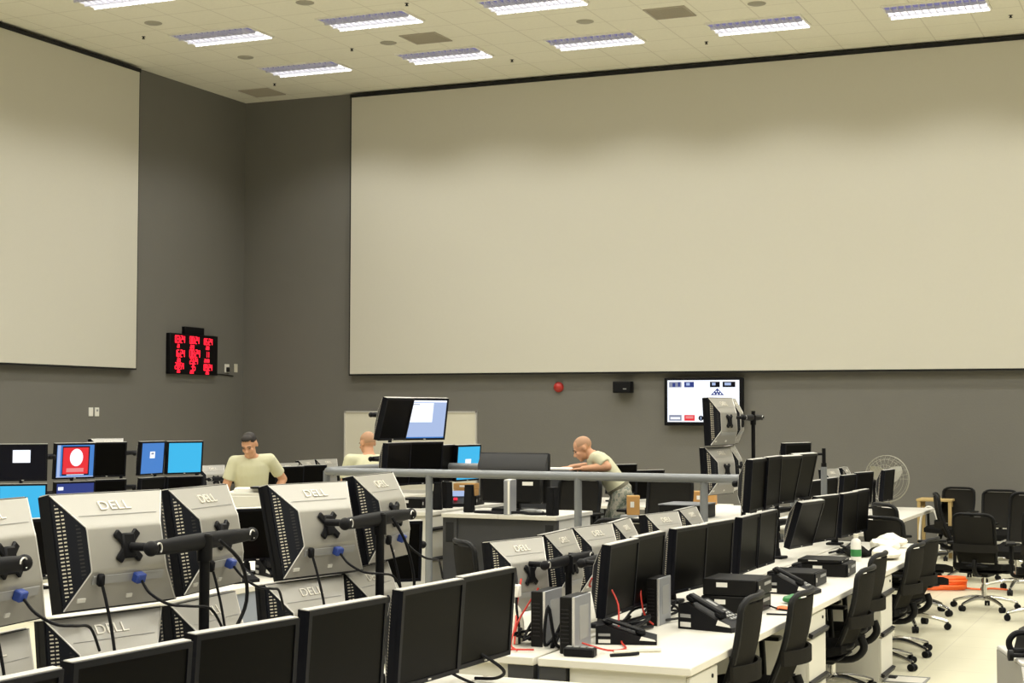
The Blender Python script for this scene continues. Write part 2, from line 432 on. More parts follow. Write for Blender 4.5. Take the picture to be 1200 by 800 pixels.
b = MB().cyl((-.03, -.119, -.228), (-.03, -.116, -.228), .036, seg=20); b.build('round_emblem', M['e_black'], sc)
MB().box((-.03, -.1205, -.228), (.010, .002, .045)).build('emblem_stroke', M['e_pale'], sc)

# red alarm bell and black wall speaker
t = thing('alarm_bell', 'small round red alarm on the back wall below the screen', 'alarm', (-8.54, YF+.004, H+.372))
MB().lathe([(.075, 0), (.075, -.02), (.060, -.05), (.025, -.07), (.004, -.072)], 20, 'y').build('dome', M['bellred'], t)
MB().box((0, -.008, .0), (.10, .016, .10)).build('backing_plate', M['bellred'], t)
t = thing('wall_speaker', 'small black loudspeaker box on the back wall, left of the television', 'speaker', (-7.52, YF, H+.365))
MB().box((0, -.10, 0), (.27, .15, .165), bev=.012, seg=2).build('cabinet', M['black'], t)
MB().box((0, -.178, 0), (.24, .008, .14), bev=.003).build('grille', M['blackmatte'], t)
MB().box((0, -.02, 0), (.06, .04, .08)).build('bracket', M['black'], t)
MB().box((.05, -.184, -.025), (.05, .004, .014)).build('badge', M['greyplastic'], t)

# world-clock board of red digits on the left wall
t = thing('clock_board', 'black wall board showing rows of glowing red digits', 'clock', (XL, 20.06, H+.86), (0, 0, R(90)))
W_, H_ = 1.24, .60
MB().box((0, -.035, 0), (W_, .07, H_), bev=.005).build('housing', M['black'], t)
MB().box((.02, -.03, H_/2+.055), (.50, .06, .11), bev=.004).build('top_panel', M['black'], t)
SEG = {'0': 'abcdef', '1': 'bc', '2': 'abged', '3': 'abgcd', '4': 'fgbc', '5': 'afgcd', '6': 'afgedc', '7': 'abc', '8': 'abcdefg', '9': 'abcdfg'}
def digits(b, s, x, z, h):
    w = h*.40; th = h*.13
    for ch in s:
        if ch == ':':
            for dz in (-.2, .2): b.box((x-w*.15, -.073, z+dz*h), (th, .006, th))
            x += w*.45; continue
        for g in SEG[ch]:
            bx = {'a': (0, h/2, 1), 'g': (0, 0, 1), 'd': (0, -h/2, 1), 'f': (-w/2, h/4, 0), 'b': (w/2, h/4, 0), 'e': (-w/2, -h/4, 0), 'c': (w/2, -h/4, 0)}[g]
            b.box((x+bx[0], -.073, z+bx[1]), (w if bx[2] else th, .006, th if bx[2] else h/2))
        x += w*1.45
for cx, rows in ((-.40, [(.205, '08:24', .105), (.085, '28', .055), (-.06, '12:24', .10), (-.155, '280', .052), (-.215+.02, '', 0), (-.245, '', 0)]), (-.02, []), (.36, [])): pass
cols = [(-.47, [(.215, '03:24', .10), (.115, '28', .05), (.005, '16:24', .10), (-.095, '280', .05), (-.18, '20:54', .09), (-.255, '286', .045)]),
        (-.10, [(.215, '00:24', .10), (.115, '28 8', .05), (.015, '08:24', .11), (-.10, '23:24', .085), (-.185, '35', .10), (-.262, '28 8', .045)]),
        (.27, [(.205, '05:24', .09), (.11, '288', .05), (.01, '11', .085), (-.085, '28 88', .05), (-.185, '09:24', .09), (-.262, '286', .05)])]
for cx, rows in cols:
    for z, s, h in rows:
        b = MB(); x = cx + (.04 if len(s) < 4 else 0)
        for part in s.split(' '):
            digits(b, part, x, z, h); x += h*.40*1.45*(len(part)+.6)
        b.build('digit_row', M['e_led'], t)
t = thing('wall_outlet', 'white wall socket with a black plug, right of the red clock board', 'outlet', (XL, 21.03, H+.68), (0, 0, R(90)))
MB().box((0, -.006, 0), (.12, .012, .13), bev=.003).build('face_plate', M['white'], t)
MB().box((-.005, -.03, -.02), (.05, .045, .075), bev=.008).build('plug', M['black'], t)
t = thing('wall_outlet', 'plain pale wall plate nearest the room corner', 'outlet', (XL, 21.28, H+.69), (0, 0, R(90)))
MB().box((0, -.006, 0), (.09, .012, .13), bev=.003).build('face_plate', M['whiteboard'], t); MB().box((0, -.014, 0), (.03, .008, .06)).build('switch_rocker', M['whiteboard'], t)
t = thing('wall_outlet', 'double white wall socket below the left screen', 'outlet', (XL, 17.79, H+.0), (0, 0, R(90)))
MB().box((-.06, -.006, 0), (.09, .012, .12), bev=.003).build('face_plate', M['white'], t); MB().box((.07, -.006, 0), (.09, .012, .12), bev=.003).build('face_plate', M['white'], t)
MB().box((.07, -.014, .02), (.035, .006, .03)).build('socket', M['greyplastic'], t)
o = MB().tube([(XL+.012, 20.68, H+.585), (XL+.012, 20.9, H+.58), (XL+.012, 21.2, H+.565)], .008, 6).build('clock_cable', M['black'])
tag(o, 'thin black cable along the wall from the red clock board', 'cable')
# ------------------------------------------------------------------ flat monitors
MW, MH = .44, .345
YB = .046           # back of the bezel box
YD = YB + .058      # flat of the back
FX = .142           # half width of the flat
def make_monitor(cables):
    t = thing('monitor', 'x', 'monitor')
    b = MB()   # bezel: four bars in front, a slab behind
    e = .017
    for sx in (-1, 1): b.box((sx*(MW/2-e/2), .010, MH/2), (e, .020, MH))
    for z in (e/2, MH-e/2): b.box((0, .010, z), (MW-2*e, .020, e))
    b.box((0, .031, MH/2), (MW, .030, MH))
    b.build('bezel', M['navyblack'], t)
    MB().box((0, .010, MH/2), (MW-2*e+.002, .012, MH-2*e+.002)).build('screen', M['lcd'], t)
    # pale strip along the top edge
    MB().box((0, .022, MH+.0015), (MW, .030, .003)).build('top_trim', M['metaltrim'], t)
    # silver back: one bent sheet, full width at the top and bottom edges, narrower over the flat middle
    w = MW/2-.006; r_ = .010
    sec = [(w, YB, .343), (FX+.006, YD-.006, .244), (FX+.001, YD-.001, .236), (FX, YD, .226), (FX, YD, .112), (FX+.001, YD-.001, .103), (FX+.006, YD-.006, .095), (w, YB, .003)]
    b = MB(); fr = [[b.bm.verts.new((sx*x, y, z)) for sx in (-1, 1)] for x, y, z in sec]
    for a, c in zip(fr, fr[1:]): b.bm.faces.new((a[0], a[1], c[1], c[0]))
    bk = [[b.bm.verts.new((sx*x, YB-.002, z)) for sx in (-1, 1)] for x, y, z in (sec[0], sec[-1])]
    b.bm.faces.new((bk[0][1], bk[0][0], bk[1][0], bk[1][1])); b.bm.faces.new((bk[0][0], bk[0][1], fr[0][1], fr[0][0])); b.bm.faces.new((bk[1][1], bk[1][0], fr[-1][0], fr[-1][1]))
    for k in (0, 1): b.bm.faces.new([f[k] for f in fr] + [bk[1][k], bk[0][k]])
    b.build('back_cover', M['silver'], t)
    for sx in (-1, 1):   # sloping side grille, a little inside a pale rim
        b = MB(); q = [Vector((sx*(x+.0012), y, z)) for x, y, z in sec]; cen = sum(q, Vector())/len(q)
        q = [cen+(p-cen)*.975+Vector((sx*.0012, .0006, 0)) for p in q]
        A = [b.bm.verts.new(p) for p in q]; B = [b.bm.verts.new(p-Vector((sx*.004, .004, 0))) for p in q]; n = len(q)
        b.bm.faces.new(A); b.bm.faces.new(B[::-1])
        for i in range(n): b.bm.faces.new((A[i], A[(i+1) % n], B[(i+1) % n], B[i]))
        b.build('side_grille', M['vent'], t)
        MB().tube([(sx*(x+.0005), y+.0005, z) for x, y, z in sec], .0022, 6).build('grille_rim', M['metaltrim'], t)
    b = MB()
    for a in (45, -45): b.box((0, YD+.006, .172), (.026, .012, .122), (0, R(a), 0), bev=.004)
    b.box((0, YD+.008, .172), (.050, .018, .076), bev=.006)
    b.build('mounting_plate', M['rubber'], t)
    ph = R(-31)
    MB().box((0, YB+.047, .080), (.27, .004, .026), (ph, 0, 0)).build('port_strip', M['silver2'], t)
    for x, w_ in ((.16, .03), (-.02, .022)): MB().box((x, YB+.0165, .028), (w_, .004, .012), (ph, 0, 0)).build('sticker', M['white'], t)
    text_mesh('DELL', .046, .002, 'raised_logo', M['logo'], t, (0, YB+.0245, .300), (R(90)-R(28.5), 0, R(180)), 1.2)
    MB().box((0, YB+.0395, .272), (.30, .0015, .0012), (R(28), 0, 0)).build('seam_line', M['silver2'], t)
    MB().box((0, -.001, .009), (.020, .003, .006)).build('front_badge', M['metaltrim'], t)
    if cables:
        MB().box((-.03, YB+.060, .074), (.036, .028, .030), (ph, 0, 0), bev=.004).build('video_plug', M['blue'], t)
        MB().tube([(-.03, YB+.07, .062), (-.03, .145, .02), (-.07, .175, -.02), (-.14, .19, -.035), (-.24, .17, -.05), (-.30, .15, -.12)], .0045, 6, 5).build('video_cable', M['rubber'], t)
        MB().box((.115, YB+.060, .078), (.022, .022, .038), (ph*.5, 0, 0), bev=.006).build('power_plug', M['rubber'], t)
        MB().tube([(.115, YB+.064, .06), (.112, .115, .0), (.108, .118, -.10), (.108, .115, -.30)], .0048, 6, 4).build('power_cable', M['rubber'], t)
    return t
proto = {True: make_monitor(True), False: make_monitor(False)}
used = set()
CAT = 'monitor'
def monitor(kind, x, y, zc, az, tilt, label, group, s=1., cables=False, rollx=0.):
    p = proto[cables]
    o = p if cables not in used else dup(p)
    used.add(cables)
    rz = R(az-90) if kind == 'B' else R(az+90)
    rx = R(tilt)            # positive: top towards the side the picture is on
    m = Euler((rx, 0, rz)).to_matrix()
    ref = Vector((0, YB if kind == 'B' else 0, MH/2))*s
    o.location = Vector((x, y, H+zc)) - m @ ref
    o.rotation_euler = (rx, 0, rz); o.scale = (s, s, s)
    tag(o, label, CAT, group); return o
def lit(o, base, items=()):
    """give one monitor's screen its own picture: a base colour and flat windows (material, x0, x1, z0, z1) in fractions"""
    sc = [c for c in bpy.data.objects if c.parent == o and c.name.split('.')[0] == 'screen'][0]
    sc.material_slots[0].link = 'OBJECT'; sc.material_slots[0].material = M[base]
    w, h = MW-.034, MH-.034
    for i, (m, x0, x1, z0, z1) in enumerate(items):
        if m == 'ellipse':
            b = MB().lathe([((x1-x0)/2*w, 0), ((x1-x0)/2*w, -.001)], 28, 'y', (0, 0, 0))
            bmesh.ops.scale(b.bm, vec=(1, 1, (z1-z0)*h/((x1-x0)*w)), verts=b.bm.verts[:])
            bmesh.ops.translate(b.bm, vec=((-.5+(x0+x1)/2)*w, .0018, .017+(z0+z1)/2*h), verts=b.bm.verts[:])
            b.build('picture', M['e_white'], sc); continue
        MB().box(((-.5+(x0+x1)/2)*w, .0035-.0003*i, .017+(z0+z1)/2*h), ((x1-x0)*w, .001, (z1-z0)*h)).build('window', M[m], sc)
g1 = 'silver-backed monitors of the near desk row'
monitor('B', -3.02, 3.43, -.412, 6, 11, 'silver monitor back cut by the left edge, upper tier of the near row', g1, cables=True)
monitor('B', -3.02, 3.97, -.412, -12, 12, 'large silver monitor back with bright grille slots, upper tier, left of the first pole', g1, cables=True)
monitor('B', -3.07, 4.53, -.420, 8, 10, 'narrow silver monitor back just right of the first black pole, upper tier', g1, cables=True)
monitor('B', -3.02, 5.17, -.430, -12, 14, 'silver monitor back left of the second pole, before the papers on the white cabinet', g1, cables=True)
monitor('B', -3.01, 5.66, -.415, 7, 11, 'rightmost upper silver monitor back of the near row, right of the second pole', g1, cables=True)
monitor('B', -3.02, 3.43, -.785, 6, 7, 'lower silver monitor back in the bottom left corner of the picture', g1)
monitor('B', -3.01, 3.94, -.775, -14, 7, 'lower silver monitor back behind the second black screen from the left', g1)
monitor('B', -3.02, 4.48, -.785, 5, 7, 'lower silver monitor back behind the foot of the first black pole', g1)
monitor('B', -3.00, 5.09, -.782, -10, 7, 'lower silver monitor back below the hanging cable, left of the second pole', g1)
monitor('B', -3.00, 5.56, -.772, 5, 7, 'lower silver monitor back behind the foot of the second black pole', g1)
g2 = 'black screens along the front of the near desk row'
for i, (y, az, l) in enumerate([(2.91, -3, 'black screen in the very bottom left corner of the picture'), (3.43, -6, 'broad black screen second from the left along the bottom'),
        (3.97, -9, 'black screen third from the left along the bottom, below the first pole'), (4.56, -6, 'black screen in front of the second pole along the bottom'),
        (5.18, -4, 'second black screen from the right end of the near bottom row'), (5.67, -3, 'black screen at the right end of the near bottom row, its lower rim showing')]):
    monitor('F', -2.545, y, -.79, az, 4, l, g2)
g3 = 'silver-backed monitors of the middle desk row'
for (y, az, l) in [(7.08, -13, 'silver monitor back at the near end of the middle row, above the white bag'), (7.63, 3, 'narrow silver monitor back behind the silver mini computers'),
        (8.13, -8, 'silver monitor back with its mount showing, just left of the first black screen'), (8.60, 7, 'fourth silver monitor back of the middle row, with a dark end grille'),
        (9.33, -9, 'silver monitor back rising between the two pairs of black screens'), (9.87, 3, 'farthest low silver monitor back of the middle row, below the black flat case')]:
    monitor('B', -3.01, y, -.778, az, 7, l, g3)
g4 = 'black screens along the right side of the middle desk row'
for (x, y, z, az, t, l) in [(-2.56, 7.28, -.79, 1, 5, 'black screen above the first telephone, nearest of the middle row'), (-2.57, 7.72, -.785, 0, 4, 'black screen right behind the nearest one of the middle row'),
        (-2.55, 8.36, -.787, -6, 4, 'broad black screen behind the wedge telephone'), (-2.54, 8.87, -.79, -5, 4, 'black screen above the stacked black computers'),
        (-2.56, 9.62, -.80, 1, 4, 'narrow black screen right of the stacked black computers'), (-2.56, 10.07, -.80, 0, 4, 'narrow black screen below the upper tier, above the flat black computer'),
        (-2.62, 11.45, -.80, -9, 17, 'black screen leaning steeply forward with a pale reflection'), (-2.62, 12.10, -.795, -10, 6, 'black screen just right of the leaning one'),
        (-2.57, 12.72, -.80, -4, 4, 'second black screen from the far end of the middle row'), (-2.57, 13.2, -.80, -3, 4, 'black screen at the far end of the middle row, above the white bottle')]:
    monitor('F', x, y, z, az, t, l, g4)
g5 = 'black screens of the upper tier'
for (x, y, z, az, t, l) in [(-2.70, 10.38, -.475, 2, 4, 'upper black screen nearest the rail end'), (-2.70, 10.80, -.470, 2, 4, 'second upper black screen from the rail end'),
        (-2.72, 11.25, -.475, -9, 12, 'upper black screen with a small blue reflection, leaning forward'), (-2.72, 11.73, -.470, -9, 12, 'rightmost upper black screen, leaning forward beside a pole')]:
    o = monitor('F', x, y, z, az, t, l, g5)
g6 = 'tall monitor stack at the rail corner'
monitor('B', -3.60, 12.66, -.067, -8, 3, 'topmost silver monitor back in front of the wall television', g6, 1.115)
monitor('B', -3.655, 13.24, -.067, 10, 3, 'upper monitor edge right behind the topmost silver one', g6, 1.115)
monitor('B', -3.62, 12.66, -.468, -9, 4, 'silver monitor back hung below the topmost one by the television', g6, 1.115)
monitor('B', -3.665, 13.24, -.468, 10, 4, 'lower right monitor of the tall stack by the television', g6, 1.115)
monitor('F', -3.05, 13.0, -.415, -15, 2, 'black monitor top peeping over the leaning upper screens', 'upper monitors behind the middle row')
g7 = 'monitors of the far left desk row'
G = {}
for n, x, y, z, az, l in [('1', -10.1, 11.9, -.475, -45, 'black monitor showing one small white window, at the left edge'),
        ('2', -10.1, 11.9, -.845, -45, 'plain cyan lit monitor below the white window one, at the left edge'),
        ('3', -10.0, 12.53, -.475, -20, 'lit monitor with a red page and a white oval'), ('4', -10.0, 13.02, -.475, -20, 'blank black monitor right of the red page'),
        ('3b', -10.0, 12.53, -.845, -20, 'dark blue lit monitor mostly hidden below the red page'), ('4b', -10.0, 13.02, -.845, -20, 'blank black monitor top below the other blank black one'),
        ('5', -9.92, 13.66, -.475, 3, 'mid blue lit monitor with a tiny white icon, left of the cyan one'), ('6', -9.85, 14.13, -.48, -22, 'bright cyan lit monitor left of the dark-haired man'),
        ('5b', -9.92, 13.66, -.845, 3, 'black monitor top below the mid blue screen'), ('6b', -9.85, 14.13, -.85, -22, 'black monitor top below the bright cyan screen')]:
    G[n] = monitor('F', x, y, z, az, 4, l, g7)
lit(G['1'], 'e_black', [('e_white', .27, .66, .50, .88)])
lit(G['2'], 'e_cyan')
lit(G['3'], 'e_blue', [('e_pale', .02, .10, .0, 1.), ('e_black', .15, .88, .06, .96), ('e_red', .17, .85, .10, .92), ('e_pink', .27, .73, .16, .28), ('e_white', .28, .74, .065, .085), ('e_pale', 0, 1, 0, .03), ('ellipse', .35, .70, .34, .88)])
lit(G['3b'], 'e_navy', [('e_white', .04, .18, .80, .90)])
lit(G['5'], 'e_blue', [('e_white', .38, .60, .50, .72), ('e_grey', .43, .55, .62, .68)])
lit(G['6'], 'e_cyan')
g8 = 'monitor backs of the far left row'
for x, y, z, az, l in [(-10.55, 13.75, -.45, -12, 'silver monitor back between the black monitor and the mid blue one'), (-10.6, 15.75, -.79, -12, 'silver monitor back between the cyan screen and the dark-haired man'),
        (-10.4, 17.1, -.80, -10, 'far silver monitor back just right of the dark-haired man'), (-10.4, 17.58, -.775, 4, 'far silver monitor back, middle one behind the rail end'),
        (-10.4, 18.08, -.775, -8, 'far silver monitor back nearest the whiteboard')]:
    monitor('B', x, y, z, az, 6, l, g8)
for y, l in [(15.4, 'far black monitor behind the dark-haired man'), (16.0, 'far black monitor right of the dark-haired man, in front of silver backs'), (16.52, 'far black monitor beside the rail corner post')]:
    monitor('F', -9.7, y, -.80, -15, 4, l, 'far black monitors behind the dark-haired man')
g9 = 'four-monitor stack behind the rail'
K1 = monitor('F', -6.47, 12.45, -.06, -2, 14, 'upper left black monitor of the tall stack behind the rail', g9, 1.1)
K2 = monitor('F', -6.42, 12.93, -.06, -24, 9, 'white lit monitor atop the tall stack behind the rail', g9, 1.1)
monitor('F', -6.47, 12.49, -.455, 2, 4, 'lower left black monitor of the stack, showing a tan reflection', g9, 1.1)
monitor('F', -6.43, 12.90, -.455, -18, 4, 'lower right black monitor under the white lit one', g9, 1.1)
lit(K2, 'e_pale', [('e_white', 0., .66, .42, .93), ('e_white', .0, 1., .95, 1.), ('e_grey', .04, .3, .88, .90), ('e_blue', 0, 1, 0, .03)])
N0 = monitor('F', -6.5, 13.47, -.475, 2, 4, 'dark monitor turned aside, left of the small blue one by the whiteboard', 'monitor pair right of the whiteboard')
N1 = monitor('F', -6.45, 13.90, -.48, -6, 4, 'small blue lit monitor with a white square, right of the whiteboard', 'monitor pair right of the whiteboard')
lit(N1, 'e_blue', [('e_cyan', 0, 1, 0, 1), ('e_white', .36, .62, .34, .62)])
monitor('F', -6.3, 17.9, -.78, -30, 4, 'far black monitor top just right of the stooping man', 'far monitors behind the stooping man')
monitor('F', -6.12, 18.4, -.86, -30, 4, 'far low black monitor top, second right of the stooping man', 'far monitors behind the stooping man')
g10 = 'monitors of the far right desk row'
for x, y, az, l in [(-3.3, 14.77, -5, 'far row black screen left of the grey support post'), (-3.3, 15.38, -5, 'far row black screen right of the grey support post'),
        (-3.3, 16.3, -5, 'third black screen of the far row from the grey post'), (-3.3, 17.1, -12, 'fourth black screen of the far row, left of the fan'),
        (-3.2, 17.98, -4, 'last black screen of the far row, in front of the fan')]:
    monitor('F', x, y, -.795, az, 5, l, g10)
monitor('B', -3.78, 17.72, -.785, -12, 6, 'far silver monitor back peeping over the black far row, left one', g10)
monitor('B', -3.72, 18.2, -.78, 4, 6, 'far silver monitor back peeping over the black far row, right one', g10)
monitor('F', -5.6, 8.87, -.79, -32, 10, 'dark monitor between the narrow silver back and the broad silver back', 'monitors of the left aisle desk')
monitor('F', -6.25, 7.6, -.80, -25, 5, 'dark monitor in the gap beside the cyan screen at left', 'monitors of the left aisle desk')
monitor('F', -4.25, 8.05, -.79, -42, 4, 'black monitor low below the rail, behind the right end of the near row', 'monitor on the side table')

# ------------------------------------------------------------------ poles that carry the monitors (local -y: towards the monitor backs)
def make_pole(top, bars, half, gap, base=.74):
    t = thing('monitor_stand', 'x', 'monitor stand')
    MB().cyl((0, 0, base+.03), (0, 0, top), .0165, seg=18).build('pole', M['black'], t)
    b = MB().box((0, 0, base+.010), (.13, .12, .020), bev=.006); b.cyl((0, 0, base+.02), (0, 0, base+.075), .030, .022, 20)
    b.build('base_clamp', M['rubber'], t)
    for z in bars:
        b = MB()
        n = 15; rings = []
        for i in range(n):
            u = -1+2*i/(n-1); hh = .020+.007*(1-u*u); dd = .013+.006*(1-u*u); x = u*half
            rings.append([(x, dd*math.cos(a)-.004, z+hh*math.sin(a)) for a in [2*PI*k/12 for k in range(12)]])
        b.loft(rings)
        br = b.build('crossbar', M['rubber'], t)
        MB().cyl((0, 0, z-.060), (0, 0, z+.018), .024, seg=20).build('collar', M['black'], t)
        for sx in (-1, 1):
            b = MB(); b.sph((sx*(half+.005), -.002, z), (.023, .022, .023), 14, 10)
            b.cyl((sx*half*.86, -.005, z), (sx*half*.86, -gap, z), .013, seg=12)
            b.build('swivel_knob', M['rubber'], t)
            MB().tube([(sx*(half-.016)+.0155*math.cos(2*PI*k/20), .0125, z+.0155*math.sin(2*PI*k/20)) for k in range(14)], .0026, 6).build('washer_ring', M['metaltrim'], t)
    return t
pA = make_pole(H-.380, [H-.402, H-.76], .30, .10)
for n, (y, l) in enumerate([(3.11, 'black monitor arm end reaching in from the left edge of the picture'), (4.22, 'first black pole with a crossbar holding the big silver monitors'), (5.38, 'second black pole with a crossbar, right of the middle of the near row')]):
    o = pA if n == 0 else dup(pA); o.location = (-2.865, y, 0); o.rotation_euler = (0, 0, R(-90+4)); tag(o, l, 'monitor stand', 'double crossbar monitor poles')
pB = make_pole(H-.695, [H-.72], .30, .10)
for n, (y, l) in enumerate([(7.33, 'short black pole and crossbar behind the silver mini computers'), (8.36, 'short black pole between the third and fourth silver backs of the middle row'), (9.6, 'short black pole behind the far low silver monitors')]):
    o = pB if n == 0 else dup(pB); o.location = (-2.86, y, 0); o.rotation_euler = (0, 0, R(-90)); tag(o, l, 'monitor stand', 'single crossbar monitor poles')
for y, l in [(3.2, 'short black pole behind the two leftmost black bottom screens'), (4.27, 'short black pole behind the middle black bottom screens'), (5.42, 'short black pole behind the last two black bottom screens'),
             (7.5, 'short black pole behind the two nearest black screens of the middle row'), (8.62, 'short black pole behind the black screens by the stacked computers'),
             (12.96, 'short black pole behind the two farthest black screens of the middle row')]:
    o = dup(pB); o.location = (-2.745, y, 0); o.rotation_euler = (0, 0, R(90)); tag(o, l, 'monitor stand', 'single crossbar monitor poles')
pC = make_pole(H-.44, [H-.47, H-.80], .21, .08)
for n, (x, y, rz, l) in enumerate([(-2.87, 10.62, 90, 'black double pole behind the upper screens nearest the rail end'), (-2.87, 11.55, 82, 'black double pole behind the leaning upper screens')]):
    o = pC if n == 0 else dup(pC); o.location = (x, y, 0); o.rotation_euler = (0, 0, R(rz)); tag(o, l, 'monitor stand', 'double poles of the middle row')
pD = make_pole(H+.02-.2, [H-.035-.2, H-.435-.2], .32, .075)
pD.location = (-3.415, 12.96, .2); pD.rotation_euler = (0, 0, R(-88)); tag(pD, 'tall black pole with an arm in front of the television, holding the silver stack', 'monitor stand')
pK = make_pole(H+.03-.2, [H-.02-.2, H-.41-.2], .25, .085)
pK.location = (-6.68, 12.72, .2); pK.rotation_euler = (0, 0, R(90-14)); tag(pK, 'black pole whose arm ends stick out left of the four-monitor stack', 'monitor stand')
pE = make_pole(H-.40, [H-.43, H-.79], .29, .09)
for n, (x, y, z, rz, l) in enumerate([(-10.22, 12.75, 0, 72, 'black pole behind the red page monitor'), (-10.10, 13.95, 0, 80, 'black pole behind the blue and cyan monitors'), (-10.24, 12.04, 0, 45, 'black pole behind the leftmost lit monitors'), ]):
    o = pE if n == 0 else dup(pE); o.location = (x, y, z); o.rotation_euler = (0, 0, R(rz)); tag(o, l, 'monitor stand', 'poles of the far left row')
pF = make_pole(H-.74, [H-.77], .29, .09)
for n, (x, y, rz, l) in enumerate([(-9.9, 16.26, 75, 'short pole of the far black monitors right of the dark-haired man'), (-9.9, 15.3, 75, 'short pole of the far black monitor behind the dark-haired man'),
        (-10.25, 17.35, -95, 'short pole holding the far silver monitors, left one'), (-10.25, 18.1, -95, 'short pole holding the far silver monitor nearest the whiteboard'), (-10.42, 15.75, -95, 'short pole holding the silver monitor right of the cyan screen'),
        (-3.5, 15.08, 88, 'short pole behind the first two far row screens'), (-3.5, 16.7, 84, 'short pole behind the next two far row screens'), (-3.38, 18.06, 70, 'short pole behind the last far row screen by the fan'),
        (-3.62, 17.97, -92, 'short pole holding the far silver backs by the fan'), (-6.5, 18.1, 60, 'short pole of the far monitors right of the stooping man'),
        (-5.77, 8.98, 60, 'short pole behind the dark monitor of the left aisle desk'), (-6.43, 7.7, 65, 'short pole behind the dark monitor near the cyan screen'),
        (-4.39, 8.18, 48, 'short pole behind the black monitor below the rail')]):
    o = pF if n == 0 else dup(pF); o.location = (x, y, 0); o.rotation_euler = (0, 0, R(rz)); tag(o, l, 'monitor stand', 'short poles of the far rows')
o = dup(pE); o.location = (-10.42, 13.8, 0); o.rotation_euler = (0, 0, R(-95)); tag(o, 'black pole of the silver monitor back behind the mid blue screen', 'monitor stand', 'poles of the far left row')
o = dup(pF); o.location = (-6.72, 13.75, .2); o.rotation_euler = (0, 0, R(78)); o.scale = (1, 1, 1.12); tag(o, 'pole behind the small blue monitor near the whiteboard', 'monitor stand', 'short poles of the far rows')
o = dup(pC); o.location = (-3.24, 13.05, 0); o.rotation_euler = (0, 0, R(75)); tag(o, 'double pole of the monitor peeping over the leaning upper screens', 'monitor stand', 'double poles of the middle row')
# ------------------------------------------------------------------ raised platform and its guard rail
PZ = .2
struct(MB().box((-5.28, 14.05, PZ/2), (3.74, 4.3, PZ)).build('floor_platform', M['carpet']))
struct(MB().box((-5.28, 11.893, PZ/2), (3.76, .012, PZ+.012)).build('trim_1', M['panel']))
t = thing('guard_rail', 'grey tubular guard rail running across the middle of the room', 'railing', (-5.2, 12.0, PZ))
zr = H-.4715-.034-PZ
def L_(p): return (p[0]+5.2, p[1]-12.0, p[2])
b = MB()
pts = []
def arc(cx, cy, r, a0, a1, n=6): return [(cx+r*math.cos(R(a0+(a1-a0)*i/n)), cy+r*math.sin(R(a0+(a1-a0)*i/n)), zr) for i in range(n+1)]
path = [(-3.29, 13.9, zr)] + [(-3.29, 12.3, zr)] + arc(-3.44, 12.15, .15, 0, -90) + [(-5.0, 12.0, zr)] + arc(-6.81, 12.15, .15, 270, 180) + [(-6.96, 13.4, zr)] + arc(-6.81, 13.45, .15, 180, 90) + [(-5.86, 13.6, zr)]
b.tube([L_(p) for p in path], .034, 12); b.build('handrail', M['railpaint'], t)
for x, y in [(-5.93, 12.0), (-4.60, 12.0), (-3.56, 12.015), (-6.985, 12.13), (-5.86, 13.6), (-3.29, 13.85)]:
    b = MB(); b.cyl((x+5.2, y-12, 0), (x+5.2, y-12, zr), .031, seg=14); b.cyl((x+5.2, y-12, 0), (x+5.2, y-12, .012), .06, seg=18)
    b.build('post', M['railpaint'], t)

# ------------------------------------------------------------------ desks and drawer pedestals
TH = .036
def desk(label, x0, x1, y0, y1, z=.74, base=0., side=1, modesty=True, group='long cream-topped desks', ends=True):
    """side = +1: people sit on the +x side, -1: on the -x side"""
    t = thing('desk', label, 'desk', ((x0+x1)/2, (y0+y1)/2, base))
    w, l = x1-x0, y1-y0; zz = z-base
    MB().box((0, 0, zz-TH/2), (w, l, TH), bev=.004).build('worktop', M['laminate'], t)
    for sy in (-1, 1):
        if not ends: break
        # dark end leg by the spine, with an oval cable cut-out shown as a black inset
        lx = -side*(w/2-.065); y = sy*(l/2-.035)
        MB().box((lx, y, (zz-TH)/2), (.12, .05, zz-TH)).build('end_leg', M['panel'], t)
        MB().box((lx, y+sy*.0255, zz-.18), (.07, .004, .16), bev=.0015).build('cable_cutout', M['dark'], t)
    if modesty:
        MB().box((-side*(w/2-.03), 0, (zz-TH)/2+.05), (.02, l-.14, zz-TH-.10)).build('modesty_panel', M['bluepanel'], t)
    return t
def make_pedestal():
    """body .52 deep (x), .42 wide (y); drawer fronts face +x"""
    t = thing('drawer_pedestal', 'x', 'drawer unit')
    MB().box((0, 0, .352), (.52, .42, .704)).build('body', M['whitepaint'], t)
    MB().box((0, 0, .012), (.5, .4, .024)).build('plinth', M['handle'], t)
    for z0, z1 in ((.575, .690), (.315, .560), (.045, .300)):
        d = MB().box((.269, 0, (z0+z1)/2), (.018, .41, z1-z0), bev=.003).build('drawer', M['whitepaint'], t)
        MB().box((.284, 0, z0+.012), (.026, .41, .024), (0, R(20), 0)).build('handle', M['handle'], d)
    MB().cyl((.277, .12, .655), (.284, .12, .655), .009, seg=10).build('lock', M['handle'], t)
    return t
ped = make_pedestal(); pu = [False]
def pedestal(x, y, face, label, z=0., group='white drawer pedestals'):
    o = ped if not pu[0] else dup(ped); pu[0] = True
    o.location = (x, y, z); o.rotation_euler = (0, 0, R(face)); tag(o, label, 'drawer unit', group); return o
desk('right half of the near double desk, mostly below the picture', -2.66, -1.97, 1.9, 5.93)
desk('left half of the near double desk carrying the silver monitors', -3.36, -2.68, 1.9, 5.93, side=-1)
desk('long cream desk with telephones, running back beside the chairs', -2.66, -1.97, 6.45, 13.35)
desk('left half of the middle double desk, under the silver monitors', -3.36, -2.68, 6.45, 13.35, side=-1)
pedestal(-2.262, 6.69, 0, 'white drawer pedestal under the near end of the telephone desk')
